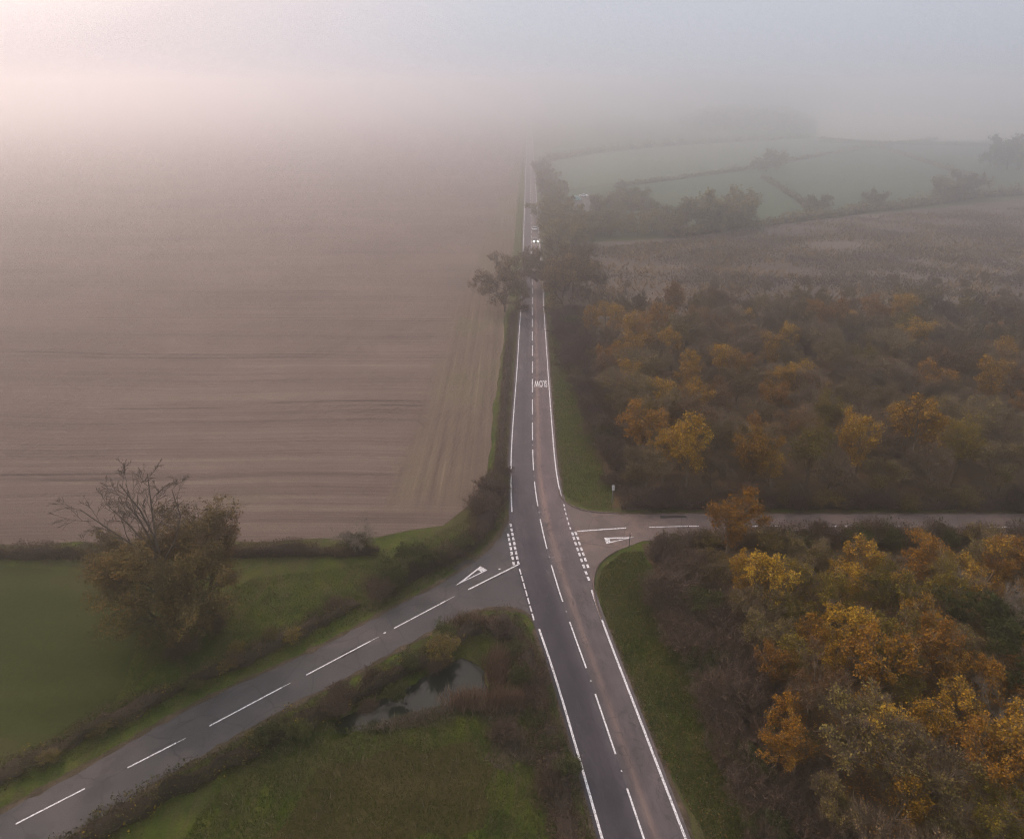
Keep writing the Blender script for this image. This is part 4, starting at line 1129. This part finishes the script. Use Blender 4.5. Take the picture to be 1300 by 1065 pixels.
cover("tall_grass", [(GP([(440, 912), (500, 905), (600, 893), (660, 880), (672, 910), (690, 985), (650, 960), (600, 925), (520, 925), (450, 930)]), .35), (tri, .15), (leftv, .38), (belt_low, .12)], 34000, .42, .06, M['deadgrass'], "tufts of tall dead grass on the banks", "grass", .5, [pondx], .5)
heath_p = GP([(715, 398), (1000, 397), (1420, 400), (1420, 260), (1150, 270), (960, 291), (870, 305), (760, 315), (740, 340)])
cover("heath_scrub", [(heath_p, 1)], 110000, .6, .5, M['deadgrass'], "pale brown dead bracken and rough grass covering the heath", "bracken", .6, None, .09)
cover("heath_bushes", [(heath_p, 1)], 14000, 1.4, .7, M['brown'], "darker brown low scrub patches on the heath", "scrub", .7, None, .13)
# reeds at the pond
for q, w_px, n_, lab in [((600, 893), (2.2, .9), 1500, 'tan reed clump on the near bank of the pond'), ((650, 893), (2.3, .9), 1700, 'pale reed clump between the pond and the main road hedge'),
                         ((632, 850), (1.0, 2.4), 1500, 'tall pale reed clump at the far right of the pond'), ((600, 792), (2.2, .8), 900, 'dry reeds at the tip of the triangle beside the side road')]:
    p = G(*q); C = p + rng.normal(0, .5, (n_, 2)) * np.array(w_px)
    V, F, v_ = blades(C - p, 1.25, .07, rng, .28)
    o = link("reed_clump", mesh_np("reed_clump", V, F, M['reed'], {"var": v_}), None, (p[0], p[1], 0)); tag(o, lab, "reeds", "reed clumps round the pond")
# fallen leaves under the lower wood and near trees
for nm, poly, n_, mt in (("fallen_leaves", low_poly, 26000, M['orange']),):
    c = rng.uniform(poly.min(0), poly.max(0), (n_, 2)); c = c[inside(poly, c)]
    V, F, v_ = leaves(np.c_[c, np.full(len(c), .06)], .16, rng, upbias=3)
    tag(link(nm, mesh_np(nm, V, F, mt, {"var": v_})), "orange fallen leaves on the floor of the lower wood", "leaves", kind="stuff")

c = np.concatenate([rng.uniform(P_.min(0), P_.max(0), (3500, 2)) for P_ in (verge_near, verge_far, leftv)])
c = c[inside(verge_near, c) | inside(verge_far, c) | inside(leftv, c)]
V, F, v_ = leaves(np.c_[c, np.full(len(c), .10)], .13, rng, upbias=3)
tag(link("verge_leaves", mesh_np("verge_leaves", V, F, M['rust'], {"var": v_})), "brown fallen leaves blown over the road verges", "leaves", kind="stuff")

# ------------------------------------------------------------------ sign posts
M['postwhite'] = simple("painted_post", (.62, .60, .57), .6, .3, .1)
M['signback'] = simple("sign_back", (.10, .10, .10), .5, .4, .1)
M['steel'] = simple("galvanised_steel", (.30, .30, .30), .45, .5, .1, metallic=.6)
M['red'] = simple("sign_red", (.45, .03, .03), .5, .4, .05)
def rod(p, r, h, seg=10, name="pole", mat=None, parent=None, z0=0.0):
    th = np.arange(seg) * 2 * math.pi / seg
    ring = np.c_[np.cos(th) * r, np.sin(th) * r]
    V = np.r_[np.c_[ring + p, np.full(seg, z0)], np.c_[ring + p, np.full(seg, z0 + h)]]
    F = np.array([[k, (k + 1) % seg, seg + (k + 1) % seg, seg + k] for k in range(seg)])
    me = bpy.data.meshes.new(name)
    me.from_pydata([tuple(v) for v in V], [], [tuple(f) for f in F] + [tuple(range(seg, 2 * seg)), tuple(reversed(range(seg)))])
    me.materials.append(mat); return link(name, me, parent)
def extr(name, pts, axis_off, mat, parent, axis='y'):
    """flat panel: polygon pts (a, z) extruded by +-axis_off"""
    n = len(pts); V = []
    for s_ in (-1, 1):
        for a, z_ in pts: V.append((a, s_ * axis_off, z_) if axis == 'y' else (s_ * axis_off, a, z_))
    F = [tuple(range(n)), tuple(reversed(range(n, 2 * n)))] + [(k, n + k, n + (k + 1) % n, (k + 1) % n) for k in range(n)]
    me = bpy.data.meshes.new(name); me.from_pydata(V, [], F); me.materials.append(mat); me.update()
    import bmesh
    bm = bmesh.new(); bm.from_mesh(me); bmesh.ops.recalc_face_normals(bm, faces=bm.faces); bm.to_mesh(me); bm.free()
    return link(name, me, parent)
def empty(name, x, y_, rz, label, cat, group=None):
    e = bpy.data.objects.new(name, None); COL.objects.link(e); e.location = (x, y_, 0); e.rotation_euler.z = rz
    return tag(e, label, cat, group)
p = G(777, 638)
e = empty("sign_post", p[0], p[1], 0, "slim white topped sign post in the hedge corner beside the lane", "sign post")
rod((0, 0), .06, 2.7, mat=M['steel'], parent=e)
extr("finger_board", [(-.14, 1.9), (.2, 1.9), (.2, 2.65), (-.14, 2.65)], .03, M['postwhite'], e).location.y = -.092
p = G(798.5, 695.5)
e = empty("give_way_sign", p[0], p[1], R(68), "dark backed give way sign at the near corner of the lane, seen nearly edge on", "road sign")
rod((0, 0), .045, 2.1, mat=M['signback'], parent=e)
pl = extr("sign_plate", [(-.38, 2.15), (.38, 2.15), (0, 1.5)], .012, M['signback'], e); pl.location.y = -.065
fr = extr("sign_face", [(-.36, 2.14), (.36, 2.14), (0, 1.52)], .003, M['red'], pl); fr.location.y = -.0175
fi = extr("sign_face_centre", [(-.24, 2.08), (.24, 2.08), (0, 1.66)], .002, M['postwhite'], pl); fi.location.y = -.0235

# ------------------------------------------------------------------ vehicles
M['tyre'] = simple("tyre_rubber", (.02, .02, .02), .8, .2)
M['rim'] = simple("wheel_rim", (.4, .4, .4), .35, .5, .05, metallic=.7)
M['glass'] = simple("car_glass", (.015, .018, .02), .08, .6, .02)
def lampmat(name, col, e):
    m, n, l = new_mat(name); em = n.new("ShaderNodeEmission"); em.inputs[0].default_value = (*col, 1); em.inputs[1].default_value = e
    o = n.new("ShaderNodeOutputMaterial"); l.new(em.outputs[0], o.inputs[0]); return m
M['headlamp'] = lampmat("lit_headlamp", (1, .93, .8), 60)
M['lens'] = simple("lamp_lens", (.5, .5, .48), .2, .5)
M['rear'] = simple("rear_lamp", (.35, .02, .02), .3, .5)
def loft(name, secs, mat, parent):
    n = len(secs[0]); V = [v for s_ in secs for v in s_]; F = []
    for a in range(len(secs) - 1):
        for k in range(n):
            F.append((a * n + k, a * n + (k + 1) % n, (a + 1) * n + (k + 1) % n, (a + 1) * n + k))
    F += [tuple(range(n)), tuple(reversed(range((len(secs) - 1) * n, len(secs) * n)))]
    me = bpy.data.meshes.new(name); me.from_pydata(V, [], F); me.materials.append(mat)
    import bmesh
    bm = bmesh.new(); bm.from_mesh(me); bmesh.ops.recalc_face_normals(bm, faces=bm.faces); bm.to_mesh(me); bm.free()
    return link(name, me, parent)
def vehicle(name, x, y_, rz, paint, label, cat, van=False, lit=False, group=None):
    e = empty(name, x, y_, rz, label, cat, group)          # front of the car points to local -Y
    e.location.z = .04
    W = .9 if not van else 1.0
    if van: prof = [(-2.4, .35, .95), (-2.35, .35, 1.15), (-1.75, .3, 1.25), (-1.2, .3, 2.05), (2.35, .3, 2.15), (2.4, .35, 2.0)]
    else: prof = [(-2.1, .35, .62), (-2.02, .28, .82), (-1.0, .24, .98), (-.4, .24, 1.0), (1.3, .24, 1.02), (1.95, .28, .95), (2.1, .35, .7)]
    secs = []
    for yy_, zb, zt in prof:
        w_ = W * (.92 if abs(yy_) > 1.9 else 1)
        wt = w_ * (.86 if van and zt > 1.5 else .92)
        secs.append([(-w_ * .97, yy_, zb), (-w_, yy_, zb + (zt - zb) * .5), (-wt, yy_, zt - .04), (-wt * .88, yy_, zt), (wt * .88, yy_, zt), (wt, yy_, zt - .04), (w_, yy_, zb + (zt - zb) * .5), (w_ * .97, yy_, zb)])
    body = loft("body", secs, paint, e)
    if not van:
        cab = [(-.95, .97, .98, .80), (-.30, 1.0, 1.40, .66), (.2, 1.0, 1.45, .66), (1.0, 1.0, 1.40, .64), (1.75, .98, 1.0, .76)]
        gs = [[(-.82, yy_, zb - .03), (-w_, yy_, zt - .02), (-w_ * .9, yy_, zt), (w_ * .9, yy_, zt), (w_, yy_, zt - .02), (.82, yy_, zb - .03)] for yy_, zb, zt, w_ in cab]
        loft("windows", gs, M['glass'], e)
        rf = [[(-w_, yy_, z_), (-w_ * .9, yy_, z_ + .035), (w_ * .9, yy_, z_ + .035), (w_, yy_, z_)] for yy_, z_, w_ in [(-.3, 1.40, .655), (.2, 1.452, .66), (1.0, 1.40, .64)]]
        loft("roof", rf, paint, e)
    else:
        loft("windscreen", [[(-.8, -1.72, 1.27), (.8, -1.72, 1.27), (.8, -1.76, 1.27), (-.8, -1.76, 1.27)], [(-.72, -1.24, 2.0), (.72, -1.24, 2.0), (.72, -1.28, 2.0), (-.72, -1.28, 2.0)]], M['glass'], e)
    for sx in (-1, 1):
        for wy in (-1.3, 1.3):
            rr2 = .33
            th = np.arange(16) * math.pi / 8
            tyre = loft("wheel", [[(sx * (W - .2), wy + math.cos(t) * rr2, rr2 + math.sin(t) * rr2) for t in th], [(sx * (W + .015), wy + math.cos(t) * rr2, rr2 + math.sin(t) * rr2) for t in th]], M['tyre'], e)
            loft("rim", [[(sx * (W - .1), wy + math.cos(t) * .2, rr2 + math.sin(t) * .2) for t in th], [(sx * (W + .022), wy + math.cos(t) * .2, rr2 + math.sin(t) * .2) for t in th]], M['rim'], tyre)
        fy = prof[0][0]
        hz = .66 if not van else .85
        x0 = sx * (W * .72)
        s0 = .17 if lit else .14
        lp = [[(x0 + a * s0, yy_, hz + b * .10) for a, b in ((-1, -1), (1, -1), (1, 1), (-1, 1))] for yy_ in (fy - .035, fy + .08)]
        loft("headlight", lp, M['headlamp'] if lit else M['lens'], e)
        lp = [[(x0 + a * .12, yy_, hz + .08 + b * .09) for a, b in ((-1, -1), (1, -1), (1, 1), (-1, 1))] for yy_ in (prof[-1][0] + .02, prof[-1][0] - .1)]
        loft("tail_light", lp, M['rear'], e)
    return e
def paint(name, c): return simple(name, c, .3, .5, .04, 2)
yv = G(681, 308)[1]
vehicle("car", road_x(yv, 0, .5), yv, R(1.2), paint("dark_paint", (.05, .05, .055)), "dark car with both headlights lit coming down the misty main road", "car", lit=True)
yv = G(679, 293)[1]
vehicle("car", road_x(yv, 0, .45), yv, R(1.2), paint("silver_paint", (.5, .48, .47)), "pale car following the dark one down the main road", "car")
p = G(741, 250); vehicle("car", p[0], p[1], R(60), paint("white_paint", (.9, .9, .9)), "small white car parked in the misty yard", "car")
p = G(731, 255); vehicle("van", p[0], p[1], R(85), paint("teal_paint", (.25, .50, .47)), "pale turquoise van parked left of the white car in the misty yard", "van", van=True)

# ------------------------------------------------------------------ the air
def haze():
    import bmesh
    bm = bmesh.new(); bmesh.ops.create_cube(bm, size=1)
    me = bpy.data.meshes.new("haze")
    x0, x1, y0_, y1, z0, z1 = -4200, 4200, -800, 4200, -3.0, 62.0
    for v in bm.verts: v.co = (x1 if v.co.x > 0 else x0, y1 if v.co.y > 0 else y0_, z1 if v.co.z > 0 else z0)
    bm.to_mesh(me); bm.free()
    m, n, l = new_mat("haze_air")
    pv = n.new("ShaderNodeVolumePrincipled"); pv.inputs["Density"].default_value = HAZE_DENSITY
    pv.inputs["Color"].default_value = (*HAZE_COL, 1); pv.inputs["Anisotropy"].default_value = HAZE_G
    o_ = n.new("ShaderNodeOutputMaterial"); l.new(pv.outputs[0], o_.inputs["Volume"])
    me.materials.append(m)
    tag(link("haze", me), kind="stuff")
haze()
print("upper trees", n_upper, "objects", len(bpy.data.objects), "faces", sum(len(m.polygons) for m in bpy.data.meshes))
for k, v in {**PR, **PRF}.items(): print(k, [(round(p['w'], 1), p['nl']) for p in v])
